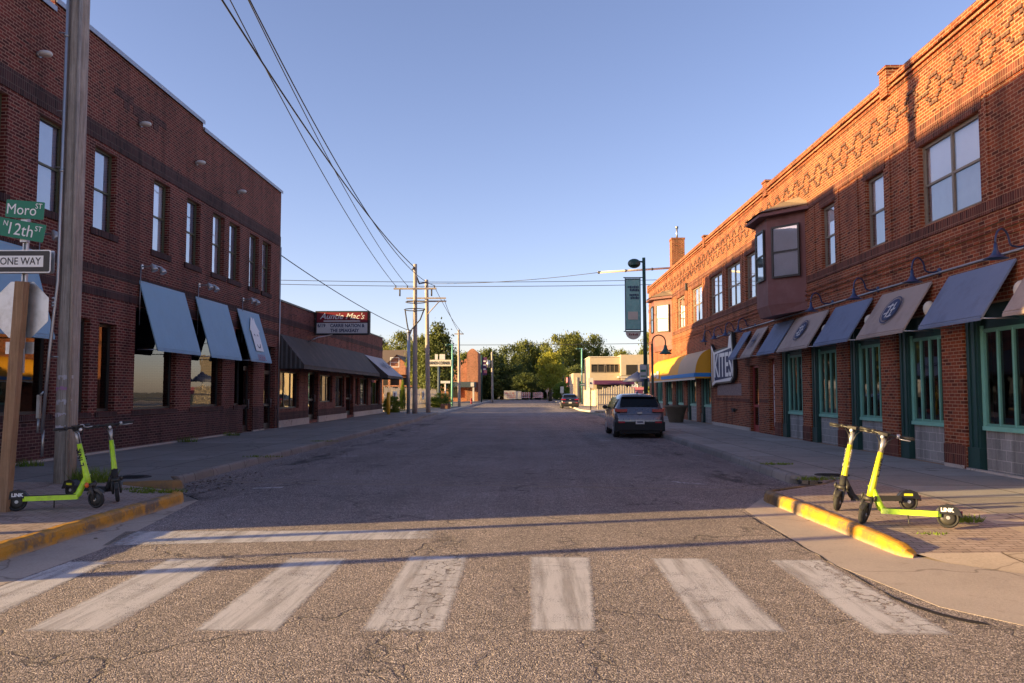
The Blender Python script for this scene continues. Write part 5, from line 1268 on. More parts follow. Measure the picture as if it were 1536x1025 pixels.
# ---------------------------------------------------------------- vehicles 
def carpaint(name, col):
    return plain(name, col, .28, .55, .08, 3, coat=.8)
def vehicle(x, y, w, ln, h, paint, label, kind='suv', detail=True, name='parked_car', back=True, cat='car'):
    t = empty(name, (x,y,0), label, cat)
    hw = w/2
    if kind == 'suv':
        st = [(0,.34,.60,.80,.66),(.03,.30,.84,.90,.76),(.09,.26,.98,.95,.82),(.16,.24,1.10,.975,.80),(.28,.24,1.32,.99,.72),(.46,.22,.945*h,1,.66),(.7,.21,.985*h,1,.66),(1.1,.2,.998*h,1,.67),(1.8,.2,h,1,.68),(2.4,.2,.98*h,1,.68),(2.9,.2,.86*h,1,.78),(3.25,.2,.70*h,1,.86),(3.9,.22,.63*h,.97,.86),(4.2,.28,.55*h,.90,.8),(4.35,.35,.42*h,.78,.7)]
    else:
        st = [(0,.3,.6,.86,.7),(.04,.24,.93,.96,.8),(.25,.22,1.02,.99,.86),(.55,.2,1.10,1,.84),(1.0,.2,.95*h,1,.72),(1.5,.2,h,1,.70),(2.2,.2,.99*h,1,.7),(2.8,.2,.80*h,1,.78),(3.2,.2,.68*h,1,.86),(3.9,.22,.60*h,.97,.86),(4.2,.28,.5*h,.9,.8),(4.35,.35,.4*h,.78,.7)]
    sc_ = ln/4.35; belt = .62*h
    def sect(s):
        yy, zb, zt, wf, rf = s; W_ = hw*wf; bl = min(belt, zt-.06); R_ = hw*rf if zt > belt+.08 else hw*min(.93, wf*.93)
        return [(0,zb),(W_*.9,zb),(W_*.98,zb+.10),(W_,min(.62,zt-.12)),(W_*.985,bl),(W_*.985*(.45)+R_*.55,bl+(zt-bl)*.55),(R_,zt-.07 if zt > belt+.1 else zt-.02),(R_*.86,zt-.012),(R_*.5,zt),(0,zt+.01)]
    m = MB(); rows = []
    for s in st:
        half = sect(s); full = half + [(-p[0],p[1]) for p in half[-2:0:-1]]
        rows.append([(x+p[0], y+s[0]*sc_, p[1]) for p in full])
    for i in range(len(rows)-1):
        n = len(rows[0])
        for k in range(n): m.poly([rows[i][k],rows[i][(k+1) % n],rows[i+1][(k+1) % n],rows[i+1][k]], smooth=True)
    m.poly(rows[0]); m.poly(rows[-1][::-1])
    body = m.build('body', paint, t)
    bm = bmesh.new(); bm.from_mesh(body.data); bmesh.ops.remove_doubles(bm, verts=bm.verts, dist=1e-4); bmesh.ops.recalc_face_normals(bm, faces=bm.faces); bm.to_mesh(body.data); bm.free()
    # rear window following the tailgate
    def gy(z):
        for i in range(1, len(st)-1):
            a, b_ = st[i], st[i+1]
            if a[2] <= z <= b_[2]: return (a[0]+(b_[0]-a[0])*(z-a[2])/(b_[2]-a[2]))*sc_
        return .4*sc_
    m = MB(); z0 = (1.14 if kind == 'suv' else 1.13); z1 = (.93 if kind == 'suv' else .94)*h; n = 6
    for i in range(n):
        za, zb = z0+(z1-z0)*i/n, z0+(z1-z0)*(i+1)/n
        wa, wb = hw*(.76-.09*(i/n)**2), hw*(.76-.09*((i+1)/n)**2)
        m.poly([(x-wa,y+gy(za)-.014,za+.004),(x+wa,y+gy(za)-.014,za+.004),(x+wb,y+gy(zb)-.014,zb+.004),(x-wb,y+gy(zb)-.014,zb+.004)], smooth=True)
    m.build('rear_window', CARGLASS, t)
    # side glass
    for s_ in (-1,1):
        m = MB(); ya = [.62,1.45,1.50,2.45] if kind == 'suv' else [.95,1.55,1.6,2.4]
        for (a, b_, k) in ((ya[0],ya[1],0),(ya[2],ya[3],1)):
            W1 = hw*.992; zb_ = belt+.05; zt_ = .925*h
            r1 = hw*.80
            ea = .18 if k == 0 else 0; eb = .5 if k == 1 else 0
            m.poly([(x+s_*(W1+.004),y+a*sc_,zb_),(x+s_*(W1+.004),y+(b_+eb)*sc_,zb_),(x+s_*(r1+.012),y+b_*sc_,zt_),(x+s_*(r1+.012),y+(a+ea)*sc_,zt_)])
        m.build('side_window', CARGLASS, t)
        m = MB(); m.sphere((x+s_*(hw+.09),y+2.75*sc_,belt+.08), .1, 10, 6, (1,.6,.8)); m.build('wing_mirror', M_['black'], t)
    # bumper and lamps
    m = MB(); prof = [(-.86,.34),(-.9,.62),(.9,.62),(.86,.34)]
    m.box(x-hw*.93,x+hw*.93,y-.045,y+.1,.30,.60); m.box(x-hw*1.0,x-hw*.90,y-.0,y+.5,.26,.60); m.box(x+hw*.90,x+hw*1.0,y-.0,y+.5,.26,.60); m.build('bumper', M_['blackm'], t)
    for s_ in (-1,1):
        m = MB(); yy = y+gy(1.0)-.03
        P = [(.50,1.0),(.60,1.08),(.90,1.12),(.985,1.05),(.985,.96),(.80,.90),(.55,.93)]
        m.poly([(x+s_*hw*u, y+.03-.0 if u < .9 else y+.11, v*(h/1.62)) for u, v in P])
        mb = MB(); 
        for (u0,u1,v0,v1,yo) in ((.50,.93,.955,1.06,.012),(.90,.985,.97,1.09,.08)): mb.box(x+s_*hw*u0,x+s_*hw*u1,y+yo-.0,y+yo+.14,v0*h/1.62,v1*h/1.62)
        mb.build('tail_light', LIGHTR, t)
        m = MB(); m.box(x+s_*hw*.60,x+s_*hw*.86,y-.056,y-.03,.56,.62); m.build('reflector', LIGHTR, t)
    m = MB(); m.box(x-.16,x+.16,y-.062,y-.045,.52,.67); m.build('licence_plate', M_['offwhite'], t)
    if kind == 'suv':
        m = MB()
        for z in (.70,.865): m.box(x-hw*.80,x+hw*.80,y+gy(z)-.012,y+gy(z)+.02,z,z+.008)
        for s_ in (-1,1): m.box(x+s_*hw*.80-.004,x+s_*hw*.80+.004,y+gy(.8)-.008,y+gy(.8)+.05,.70,.95)
        m.build('panel_gap', M_['black'], t)
        m = MB(); m.tube([(x,y+gy(1.17)-.03,1.17),(x+.38,y+gy(1.20)-.03,1.20)], .008, 5); m.build('wiper', M_['black'], t)
        m = MB(); m.box(x-.11,x+.11,y-.0655,y-.0625,.57,.62); m.build('plate_print', M_['navy'], t)
    m = MB(); m.box(x-.09,x+.09,y+.0,y+.035,.90,.95); m.build('emblem', M_['silver'], t)
    m = MB(); m.box(x-hw*.86,x+hw*.86,y-.01,y+.03,.645,.665); m.build('trim', M_['silver'], t)
    for s_ in (-1,1):
        for yy in (.75,3.45):
            W_ = Matrix.Translation((x+s_*(hw-.13), y+yy*sc_, .345)) @ Matrix.Rotation(pi/2, 4, 'Y')
            m = MB(); m.lathe([(.2,-.11),(.30,-.115),(.34,-.09),(.345,0),(.34,.09),(.30,.115),(.2,.11)], (0,0,0), 26, W_); wo_ = m.build('wheel', M_['rubber'], t)
            m = MB(); m.lathe([(.05,-.118),(.22,-.112),(.24,-.10),(.24,.10),(.22,.112),(.05,.118)], (0,0,0), 20, W_); m.build('rim', M_['silver'], wo_)
    if kind == 'suv':
        m = MB(); m.box(x-.6,x+.6,y+.33,y+.45,.96*h,.975*h); m.sphere((x,y+.7,h+.04), .05, 8, 5, (1,2,1)); m.build('roof_spoiler', paint, t)
    m = MB(); m.box(x-hw*.8,x+hw*.8,y+.05,y+ln-.3,.18,.30); m.build('underbody', M_['blackm'], t)
    return t
CARGLASS, nt_, b_c, o_c = newmat('car_glass'); setp(b_c, Base_Color=(.006,.007,.008,1), Roughness=.06, Specular_IOR_Level=.3)
LIGHTR, nt_, b_c, o_c = newmat('red_lamp_lens'); setp(b_c, Base_Color=(.36,.005,.03,1), Roughness=.15, Coat_Weight=.6)
vehicle(4.08, 29.45, 1.84, 4.4, 1.63, carpaint('grey_car_paint', (.13,.135,.16)), 'grey compact SUV parked at the right kerb, seen from behind', 'suv')
vehicle(4.25, 81.8, 1.8, 4.4, 1.48, carpaint('black_car_paint', (.02,.022,.028)), 'dark hatchback parked farther down the right side near the tan buildings', 'car')
vehicle(at(808,600,176).x, 176, 1.85, 4.6, 1.75, carpaint('white_car_paint', (.55,.55,.55)), 'white SUV behind the right red and white barrier at the far end of the street', 'suv')
# dark truck behind the left barrier
bx = at(789,600,174).x
T = empty('truck', (bx,176,0), 'dark truck with a raised blue-grey load behind the left red and white barrier', 'truck')
m = MB(); m.box(bx-1.0,bx+1.0,176,180,.6,1.5); m.box(bx-.9,bx+.9,179,181,1.5,2.1); m.build('body', M_['slate'], T)
m = MB(); prism(m, TF(bx,176.5,1.5), [(-.8,0),(.8,0),(1.1,1.7),(-1.1,1.7)], -.6, .6); m.build('hopper', M_['slate'], T)
for s_ in (-1,1): m = MB(); m.tube([(bx+s_*.7,176.4,.4),(bx+s_*1.0,176.4,.4)], .4, 14); m.build('wheel', M_['rubber'], T)
# trailer and barriers
x0, x1 = at(756,600,168).x, at(774,600,168).x; x2 = at(782,600,168).x
T = empty('container', ((x0+x1)/2,169,0), 'pale grey storage container with red lettering at the far end of the street', 'container')
m = MB(); m.box(x0,x2,168,171,.2,1.85); m.box(x0,x1,167.9,168,.15,1.95); m.build('box', M_['cream'], T)
m = MB()
rr = random.Random(2)
for r_ in range(3):
    for k in range(9):
        if rr.random() < .8: u = x0+.15+k*.26; m.box(u,u+.15,167.85,167.88,.5+r_*.42,.62+r_*.42+rr.random()*.1)
m.build('lettering', M_['redw'], T)
for px, lab in ((788,'left one of the two red and white striped road barriers'),(807,'right one of the two red and white striped road barriers')):
    x = at(px,600,165).x; T = empty('road_barrier', (x,165,0), lab, 'barrier', 'striped road barriers closing the street')
    m = MB()
    for s_ in (-.8,.8): m.box(x+s_-.04,x+s_+.04,164.9,165.0,0,1.55); m.box(x+s_-.04,x+s_+.04,164.4,165.6,0,.08)
    m.build('frame', M_['galv'], T)
    for z in (.5,.95,1.35):
        m = MB(); m.box(x-1.05,x+1.05,164.82,164.87,z,z+.2); o = m.build('board', M_['white'], T)
        m = MB()
        for k in range(5): u = x-1.0+k*.42; m.poly([(u,164.81,z+.01),(u+.2,164.81,z+.01),(u+.3,164.81,z+.19),(u+.1,164.81,z+.19)])
        m.build('stripes', M_['redw'], o)
# ---------------------------------------------------------------- bollard, hydrant, store sign, fences, boxes
T = empty('bollard', (-9.67,54.5,.15), 'yellow steel bollard at the far corner of the low brick building', 'bollard')
m = MB(); m.tube([(-9.65,54.8,.15),(-9.65,54.8,1.62)], .12, 14); m.sphere((-9.65,54.8,1.62), .12, 14, 6, (1,1,.5)); m.build('post', M_['bollard'], T)
T = empty('fire_hydrant', (at(707,603,105).x,105,.1), 'small red fire hydrant before the far brick building', 'hydrant')
x = at(707,603,105).x; m = MB(); m.lathe([(.16,0),(.16,.06),(.11,.08),(.11,.55),(.14,.57),(.13,.66),(.06,.74)], (x,105,.13), 14); m.tube([(x-.2,105,.55),(x+.2,105,.55)], .055, 8); m.build('body', M_['red'], T)
T = empty('store_sign', (-9.9,88,.1), 'white store sign reading HANDI CORNER on a brown pole by the far parking lot', 'sign')
a, b_ = at(641,540,88), at(677,549.5,88)
m = MB(); m.tube([((a.x+b_.x)/2-.05,88,.1),((a.x+b_.x)/2-.05,88,b_.z)], .14, 10); m.build('pole', M_['slate'], T)
m = MB(); m.box(a.x,b_.x,87.9,88.2,b_.z,a.z); sg = m.build('sign_box', M_['cream'], T)
text_mesh("HANDI-CORNER", .46, TF((a.x+b_.x)/2,87.88,(a.z+b_.z)/2-.02), extrude=.002, bold=.012, sx=.68).build('lettering', M_['black'], sg)
c_ = at(656,533,88); m = MB(); m.box(c_.x-.25,c_.x+.05,87.9,88.1,a.z+.02,a.z+.62); m.box(c_.x+.25,c_.x+.85,87.9,88.1,a.z+.02,a.z+.62); m.build('upper_box', M_['offwhite'], T)
T = empty('sign_post', (at(668,600,84).x,84,.1), 'white post with a flat pale top beside the corner store bush', 'sign')
x = at(668,600,84).x; m = MB(); m.tube([(x,84,.1),(x,84,2.7)], .07, 8); m.build('post', M_['offwhite'], T); m = MB(); m.box(x-.5,x+.5,83.9,84.1,2.6,2.85); m.build('top_board', M_['offwhite'], T)
T = empty('utility_box', (at(668,608,76).x,76,.05), 'low rusty brown box at the kerb below the round bush', 'box')
x = at(668,608,74).x; m = MB(); m.box(x-.45,x+.45,74,74.6,.1,.55); m.box(x-.38,x+.38,74.05,74.55,.55,.6); m.build('box', M_['rust'], T)
def picket(P0, P1, h0, h1, n, label, wob=.03, curve=0):
    t = empty('wooden_fence', ((P0[0]+P1[0])/2,(P0[1]+P1[1])/2,.1), label, 'fence'); m = MB(); rr = random.Random(n)
    d = (Vector(P1)-Vector(P0)); ln = d.length; d.normalize(); q = Vector((-d.y,d.x))
    for i in range(n):
        u = (i+.5)/n; c = Vector(P0)+d*ln*u; hh = h0+(h1-h0)*u+curve*sin(pi*u)+rr.uniform(-wob,wob); w_ = ln/n*.46
        w_ *= .84; a, b_ = c-d*w_, c+d*w_; q = q if False else q
        m.slab([(a.x,a.y),(b_.x,b_.y),(b_.x+q.x*.03,b_.y+q.y*.03),(a.x+q.x*.03,a.y+q.y*.03)], .12, hh)
    m.build('pickets', FENCEW, t)
    m = MB()
    for z in (.5,1.4): a = Vector(P0)+q*.04; b_ = Vector(P1)+q*.04; m.slab([(a.x,a.y),(b_.x,b_.y),(b_.x+q.x*.05,b_.y+q.y*.05),(a.x+q.x*.05,a.y+q.y*.05)], z, z+.09)
    m.build('rails', FENCEW, t); return t
a, b_ = at(576,616,64), at(655,600,86)
tf = picket((a.x,64),(b_.x,86), 2.1, 1.9, 70, 'pale weathered wooden fence with small painted panels behind the utility poles at left', .1)
m = MB()
for u, w_, mt in ((.14,.9,0),(.38,.9,0),(.66,.8,0)):
    c = Vector((a.x,64,1.4)).lerp(Vector((b_.x,86,1.4)), u); m.cbox((c.x+.09,c.y,1.35), (.03,w_*2.0,.8))
m.build('painted_panel', M_['offwhite'], tf)
m = MB()
for u in (.14,.38,.66):
    c = Vector((a.x,64,1.4)).lerp(Vector((b_.x,86,1.4)), u); m.cbox((c.x+.115,c.y-.1,1.4), (.02,.7,.45))
m.build('painted_panel', M_['purple'], tf)
a, b_ = at(896,612,72), at(953,612,76)
picket((a.x,72),(b_.x,76), 1.85, 2.1, 22, 'nearer curved wooden fence with uneven pale pickets behind the parked SUV', .08, .25)
a, b_ = at(875,604,92), at(897,604,88)
picket((a.x,92),(b_.x,88), 1.9, 1.9, 16, 'farther low wooden fence in front of the tan two-storey building', .1)
# ---------------------------------------------------------------- far buildings
def box_building(x0, x1, y0, y1, h, mat, label, name='building'):
    t = empty(name, ((x0+x1)/2,y0,0), label, 'building'); m = MB(); m.box(x0,x1,y0,y1,0,h); m.build('wall', mat, t); return t
X = lambda px, Y: at(px,590,Y).x
Z = lambda py, Y: at(790,py,Y).z
t = box_building(X(885,95),X(930,95),95,104,Z(536,95),M_['stucco'],'tan two-storey building with a long upper window band behind the wooden fences')
x0, x1 = X(885,95), X(930,95)
m = MB(); m.box(x1+.01,x1+6,93.8,104,Z(564,95),Z(533,95)); m.box(x1+.01,x1+.5,93.8,94.2,0,Z(565,95)); m.box(x1+2,x1+2.4,93.7,94.1,0,Z(564,95)); m.build('wing_wall', M_['stucco'], t)
m = MB(); m.box(x1+.6,x1+1.9,93.77,93.79,Z(563,95),Z(548,95)); m.build('balcony_opening', M_['dark'], t)
m = MB(); m.box(x1+2.3,x1+4.5,93.77,93.79,Z(580,95),Z(547,95)); m.build('blue_cladding', M_['slate'], t)
M = frame((x0+.15,95,Z(559,95)), (1,0,0), (0,0,1)); ww = (x1-x0)-.2
window(t, M @ Matrix.Translation((0,0,.08)), ww*.48, 1.0, .02, .07, 'frameB', mull=(.5,), rail=0, gl=GLASSD); window(t, M @ Matrix.Translation((ww*.52,0,.08)), ww*.46, 1.0, .02, .07, 'frameB', mull=(.33,.66), rail=0, gl=GLASSD)
m = MB(); m.box(x0+.15,x1-.05,94.97,94.99,Z(559,95),Z(549,95)); m.build('dark_recess', M_['dark'], t)
m = MB(); m.box(x0+.4,x1+1.5,93.4,95,Z(577,95),Z(571,95)); m.build('purple_canopy', M_['purple'], t)
m = MB(); m.box(x0+.8,x1+1.2,94.95,94.98,Z(584,95),Z(577,95)); m.build('shopfront_opening', M_['dark'], t)
m = MB(); m.box(x0-.02,x0-.005,97,99.5,Z(558,98),Z(549,98)); m.build('side_window', M_['tan'], t)
m = MB(); m.box(x0-.1,x1+.1,94.9,104.1,Z(536,95),Z(535,95)); m.build('coping', M_['stucco2'], t)
m = MB(); m.box(x1-.3,x1+6.1,93.7,104.1,Z(566,95)-.1,Z(565,95)); m.build('ledge', M_['stucco2'], t)
t2 = empty('umbrella', (X(954,80),80,.1), 'dark navy patio umbrella with a pink band beside the green lamp pole', 'umbrella')
m = MB(); c = at(956,560,80); m.lathe([(1.5,-1.0),(.9,-.5),(.05,0)], (c.x,80,c.z+.15), 8); m.build('canopy', M_['navy'], t2); m = MB(); m.tube([(c.x,80,.1),(c.x,80,c.z+.2)], .04, 6); m.build('pole', M_['galv'], t2)
t2 = empty('kiosk_cooler', (X(958,77),77,.1), 'small kiosk with pink and white bands beneath the navy umbrella', 'kiosk')
x = X(957,77); m = MB(); m.box(x-.6,x+.6,77,78,.1,1.5); m.build('base', M_['slate'], t2); m = MB(); m.box(x-.7,x+.7,76.9,78,1.9,2.15); m.build('pink_band', M_['pink'], t2); m = MB(); m.box(x-.15,x+.5,76.95,78,1.5,1.9); m.build('purple_band', M_['purple'], t2)
t = box_building(X(860,118),X(873,118)+1,118,128,Z(560,118),M_['stucco'],'low tan building between the distant trees and the two-storey tan one')
m = MB(); m.box(X(869,118),X(872,118),117.97,117.99,.1,Z(572,118)); m.build('door', M_['dark'], t); m = MB(); m.box(X(865,118),X(866,118),117.9,117.98,.1,Z(566,118)); m.build('downpipe', M_['stucco2'], t)
t = box_building(X(852,150),X(862,150),150,158,Z(566,150),M_['pink'],'small pinkish shed wall behind the dark hatchback'); m = MB(); m.box(X(852,150)-.1,X(862,150)+.1,149.9,158,Z(566,150),Z(565,150)); m.build('roof_edge', M_['frameD'], t)
# brick apartment with gable at left
t = empty('brick_apartment', (X(600,115),115,0), 'brick apartment building with a brown roof and small gable behind the left fence', 'building')
xa, xb = X(540,115), X(645,115)
m = MB(); m.box(xa,xb,115,126,0,Z(545,115)); g0, g1 = X(582,112), X(608,112)
m.box(g0,g1,112,115,Z(562,112),Z(545,112)); m.poly([(g0,112,Z(545,112)),(g1,112,Z(545,112)),((g0+g1)/2,112,Z(533,112))])
m.build('wall', BRICK_F, t)
m = MB(); m.poly([(xa-.5,114.2,Z(546,115)),(xb+.5,114.2,Z(546,115)),(xb+.5,120,Z(524,118)),(xa-.5,120,Z(524,118))]); m.poly([(xa-.5,120,Z(524,118)),(xb+.5,120,Z(524,118)),(xb+.5,127,Z(546,115)),(xa-.5,127,Z(546,115))])
for s_ in (0,1):
    e_ = g0-.3 if s_ == 0 else g1+.3
    m.poly([(e_,111.7,Z(547,112)),((g0+g1)/2,111.7,Z(532,112)),((g0+g1)/2,118,Z(532,112)),(e_,118,Z(547,112))])
m.build('roof', M_['shingle'], t)
window(t, TF(X(591,112)-.6,111.98,Z(551,112)), 1.3, 1.4, .0, .08, 'white', rail=.5, blinds=('cream','cream'))
m = MB(); m.box(g0-1,xb,113.6,114.9,Z(590,112),Z(566,112)); m.build('porch_opening', M_['dark'], t)
m = MB()
for px in (583,600,622,640): m.box(X(px,113)-.15,X(px,113)+.15,113.2,113.5,0,Z(562,112))
m.box(g0-1,xb,113.15,113.5,Z(580,112),Z(578,112)); m.build('porch_posts', BRICK_F, t)
# brick tower building
t = empty('brick_office', (X(700,135),135,0), 'orange brick building with stepped tower and dark blue sign band left of street end', 'building')
m = MB(); m.box(X(640,135),X(713,135),135,150,0,Z(560,135)); tx0, tx1 = X(700,134), X(717,134)
m.box(tx0,tx1,134,146,0,Z(530,134)); P = [(tx0+(tx1-tx0)*k/8, Z(530,134)+ (Z(523,134)-Z(530,134))*sin(pi*k/8)) for k in range(9)]
for k in range(8): m.poly([(P[k][0],134,Z(530,134)),(P[k+1][0],134,Z(530,134)),(P[k+1][0],134,P[k+1][1]),(P[k][0],134,P[k][1])]); m.poly([(P[k][0],134,P[k][1]),(P[k+1][0],134,P[k+1][1]),(P[k+1][0],146,P[k+1][1]),(P[k][0],146,P[k][1])])
m.poly([(X(640,135),134.9,Z(560,135)),(tx0,134.9,Z(560,135)),(tx0,134.9,Z(538,135)),(X(660,135),134.9,Z(552,135))])
m.build('wall', BRICK_F, t)
m = MB(); m.box(X(668,132),X(713,132),131.5,134.9,Z(581,132),Z(573,132)); m.build('sign_band', M_['slate'], t)
m = MB(); m.box(X(706,131.5),X(711,131.5),131.44,131.49,Z(580,132),Z(574,132)); m.build('white_sign', M_['offwhite'], t)
m = MB(); m.box(X(709,132),X(711.5,132),131.6,132,0,Z(581,132)); m.build('white_post', M_['offwhite'], t)
m = MB(); m.box(X(672,134),X(690,134),134.8,134.89,.8,2.4); m.build('shop_window', M_['dark'], t)
# ---------------------------------------------------------------- trees and plants
def leafmat(name, c1, c2):
    m, nt, b, out = newmat(name); g_ = N(nt, 'ShaderNodeObjectInfo'); o = pos(nt)
    n = noise(nt, o, .45, 4, .6); n2 = noise(nt, o, 3.1, 2)
    c = mix(nt, ramp(nt, n, [(.35, 0), (.65, 1)]), c1, c2); c = mix(nt, 1.0, c, math_(nt, 'MULTIPLY_ADD', n2, .9, .55), 'MULTIPLY')
    L(nt, c, b.inputs['Base Color']); setp(b, Roughness=.65, Specular_IOR_Level=.3)
    tl = N(nt, 'ShaderNodeBsdfTranslucent'); L(nt, mix(nt, 1.0, c, (1.3,1.2,.5), 'MULTIPLY'), tl.inputs[0]); mx = N(nt, 'ShaderNodeMixShader'); mx.inputs[0].default_value = .25
    L(nt, b.outputs[0], mx.inputs[1]); L(nt, tl.outputs[0], mx.inputs[2]); L(nt, mx.outputs[0], out.inputs[0]); return m
LEAF = leafmat('green_leaves', (.09,.12,.025), (.19,.20,.04)); LEAFY = leafmat('yellow_green_leaves', (.22,.25,.03), (.40,.37,.05)); LEAFB = leafmat('bright_bush_leaves', (.10,.16,.02), (.18,.24,.03)); LEAFD = leafmat('dark_and_shaded_leaves', (.058,.082,.022), (.115,.138,.036))  # darkest leaf set has the shade of the far tree mass in its colour
def crown_mesh(seed, n_cl, per, leaf, shape='round'):
    rr = random.Random(seed); m = MB()
    for k in range(n_cl):
        while True:
            p = Vector((rr.uniform(-1,1), rr.uniform(-1,1), rr.uniform(-1,1)))
            if p.length < 1 and p.length > .25: break
        if shape == 'cone': f_ = 1-.75*max(0,(p.z+1)/2); p.x *= f_; p.y *= f_
        cr = rr.uniform(.10,.26)
        for i in range(per):
            q = p+Vector((rr.gauss(0,1), rr.gauss(0,1), rr.gauss(0,.7)))*cr*.62
            a = Vector((rr.gauss(0,1), rr.gauss(0,1), rr.gauss(0,1))).normalized(); b_ = a.cross(Vector((rr.gauss(0,1), rr.gauss(0,1), rr.gauss(0,1)))).normalized()
            s_ = leaf*rr.uniform(.6,1.3)
            m.poly([q+a*s_, q+b_*s_*.6, q-a*s_, q-b_*s_*.6])
    return m
CM = [crown_mesh(1,170,85,.043), crown_mesh(2,150,85,.047), crown_mesh(3,170,75,.04,'cone')]
def tree(x, y, zt, w, mat, label, k=0, zb=None, group=None, name='tree', trunk=True, d=None):
    """crown from zb to zt, width w"""
    zb = zt*.28 if zb is None else zb
    t = empty(name, (x,y,0), label, 'tree' if name == 'tree' else 'bush', group)
    src = CM[k % 3]; m = MB(); m.f = src.f; m.sm = src.sm; m.mi = src.mi; cz = (zb+zt)/2; hz = (zt-zb)/2; a = random.Random(int(x*7+y*3)).uniform(0,6.28)
    m.v = [(x+(p[0]*cos(a)-p[1]*sin(a))*w/2, y+(p[0]*sin(a)+p[1]*cos(a))*(d or w)/2, cz+p[2]*hz) for p in src.v]
    m.build('crown', mat, t)
    if trunk:
        m = MB(); rr = random.Random(int(x*11+y)); m.tube([(x,y,0),(x+.1,y,zb*.6),(x-.05,y,cz)], [w*.045+.1,w*.035+.06,.08], 8)
        for i in range(5): a = i*1.3; m.tube([(x,y,zb*.7+i*.15*hz),(x+cos(a)*w*.15,y+sin(a)*w*.15,cz*.9),(x+cos(a)*w*.33,y+sin(a)*w*.33,cz+hz*.35)], [.12,.08,.03], 6)
        m.build('trunk', M_['bark'], t)
    return t
GT = 'trees at the far end of the street'
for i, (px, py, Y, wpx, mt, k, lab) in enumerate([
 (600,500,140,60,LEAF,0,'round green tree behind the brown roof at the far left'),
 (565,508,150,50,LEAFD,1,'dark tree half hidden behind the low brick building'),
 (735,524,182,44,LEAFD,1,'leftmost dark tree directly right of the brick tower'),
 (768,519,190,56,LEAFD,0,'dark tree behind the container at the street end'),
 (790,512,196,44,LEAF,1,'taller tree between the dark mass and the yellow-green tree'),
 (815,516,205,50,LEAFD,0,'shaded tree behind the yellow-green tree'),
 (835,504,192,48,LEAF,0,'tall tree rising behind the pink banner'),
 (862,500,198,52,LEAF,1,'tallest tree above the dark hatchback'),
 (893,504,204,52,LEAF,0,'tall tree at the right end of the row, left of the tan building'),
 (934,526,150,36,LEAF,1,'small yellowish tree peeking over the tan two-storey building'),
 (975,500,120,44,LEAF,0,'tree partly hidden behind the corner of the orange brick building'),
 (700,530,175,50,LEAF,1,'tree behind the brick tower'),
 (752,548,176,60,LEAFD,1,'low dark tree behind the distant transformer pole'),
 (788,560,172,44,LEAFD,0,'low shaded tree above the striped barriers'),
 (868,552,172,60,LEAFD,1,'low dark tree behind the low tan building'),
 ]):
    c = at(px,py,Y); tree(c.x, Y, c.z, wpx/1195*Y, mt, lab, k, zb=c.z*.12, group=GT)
c = at(825,530,148); tree(c.x,148,c.z,44/1195*148,LEAFY,'yellow-green sunlit tree in front of the dark trees',1,zb=2.2)
c = at(657,488,98); tree(c.x,98,c.z,84/1195*98,LEAFD,'large shaggy dark tree behind the store sign and utility poles',2,zb=1.6)
c = at(632,505,104); tree(c.x,104,c.z,46/1195*104,LEAF,'tree between the tall utility poles and the apartment roof',1,zb=2.0)
c = at(661,590,80); tree(c.x,80,1.55,2.2,LEAFB,'round green bush beside the rusty box at left',0,zb=.0,name='bush',trunk=False)
c = at(843,574,142); tree(c.x,142,c.z,30/1195*142,LEAFB,'bright green bush beneath the pink banner',1,zb=.1,name='bush',trunk=False)
c = at(589,600,60); tree(c.x-.1,60,1.35,1.5,LEAFB,'scruffy green bush behind the yellow bollard',1,zb=.0,name='bush',trunk=False)
c = at(604,570,66); tree(c.x,66,2.6,.7,LEAFB,'thin tall weed growing at the wooden fence',2,zb=.1,name='bush',trunk=False)
for i, px in enumerate((722,741,760,779,798,817,840,866,888)):
    Y = 178+3*(i % 3); c = at(px,600,Y); tree(c.x,Y,5.6+.7*(i % 4),5.2,LEAFD,'dark shrub in the shade under the far trees, %s from the left' % ('first','second','third','fourth','fifth','sixth','seventh','eighth','ninth')[i],i,zb=-.3,group='dark shrubs under the far trees',name='bush',trunk=False)
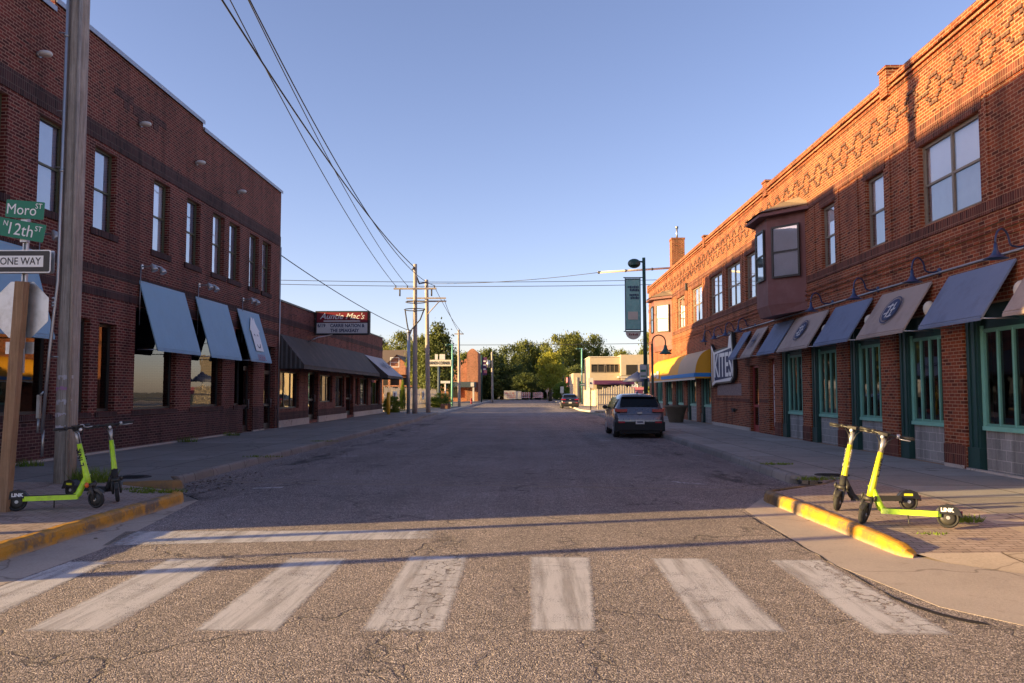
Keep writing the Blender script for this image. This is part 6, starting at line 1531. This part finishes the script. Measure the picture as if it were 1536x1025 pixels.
# trees added out of view at left to keep the far ends shaded
tree(-46,150,11,14,LEAFD,'added broad shade tree, unseen far left behind the apartment building',0,group=GT); tree(-60,170,14,18,LEAFD,'added tall shade tree, unseen at the far left horizon',1,group=GT); tree(-34,168,10,14,LEAFD,'added shade tree, unseen left of the brick tower',0,group=GT)
tree(-48,182,14,18,LEAFD,'added shade tree, unseen deep behind the brick tower',1,group=GT)
# weeds and litter
def weeds(spots, label):
    m = MB(); rr = random.Random(9)
    for (x, y, z, r_, n, h) in spots:
        for i in range(n):
            a = rr.uniform(0,6.28); d = r_*sqrt(rr.random()); bx_, by_ = x+cos(a)*d*1.6, y+sin(a)*d*.7; hh = h*rr.uniform(.4,1.1); w_ = .006+.006*rr.random(); lx, ly = rr.gauss(0,.4)*hh, rr.gauss(0,.4)*hh
            c_, s_ = cos(a*3), sin(a*3)
            m.poly([(bx_-w_*c_,by_-w_*s_,z),(bx_+w_*c_,by_+w_*s_,z),(bx_+lx,by_+ly,z+hh)])
    return tag(m.build('weeds', LEAFB), label, 'weeds', kind='stuff')
weeds([(-5.75,12.35,.15,.28,260,.06),(-6.2,12.7,.14,.2,120,.06),(-7.6,13.7,.15,.3,420,.28),(-10.7,16.6,.15,.35,260,.16),(-10.75,24.6,.15,.3,200,.2),(-10.75,28.3,.15,.3,200,.16),(-6.35,19.0,.15,.3,120,.05),(-6.4,25.0,.15,.3,120,.05)], 'grass tufts and weeds along the left pavement edges')
weeds([(5.2,9.75,.15,.14,200,.09),(5.15,14.4,.14,.25,260,.07),(5.3,17.3,.15,.22,200,.05),(4.4,8.9,.15,.1,60,.03)], 'grass tufts at the right pavement joints and kerb')
m = MB(); rr = random.Random(21)
for i in range(420):
    sd = rr.random() < .5; x = rr.uniform(-6.2,-4.9) if sd else rr.uniform(3.2,4.8); y = rr.uniform(9,46) if sd else rr.uniform(12,46)
    if i < 120: x, y = rr.gauss(-5.9,.3), rr.gauss(14.9,.8)
    s_ = rr.uniform(.01,.03); z = .008
    m.poly([(x-s_,y,z),(x,y-s_*.7,z+s_*.5),(x+s_,y+s_*.2,z),(x,y+s_,z+s_*.3)])
tag(m.build('leaf_litter', M_['shingle']), 'dry leaves and grit lying in the gutters', 'litter', kind='stuff')
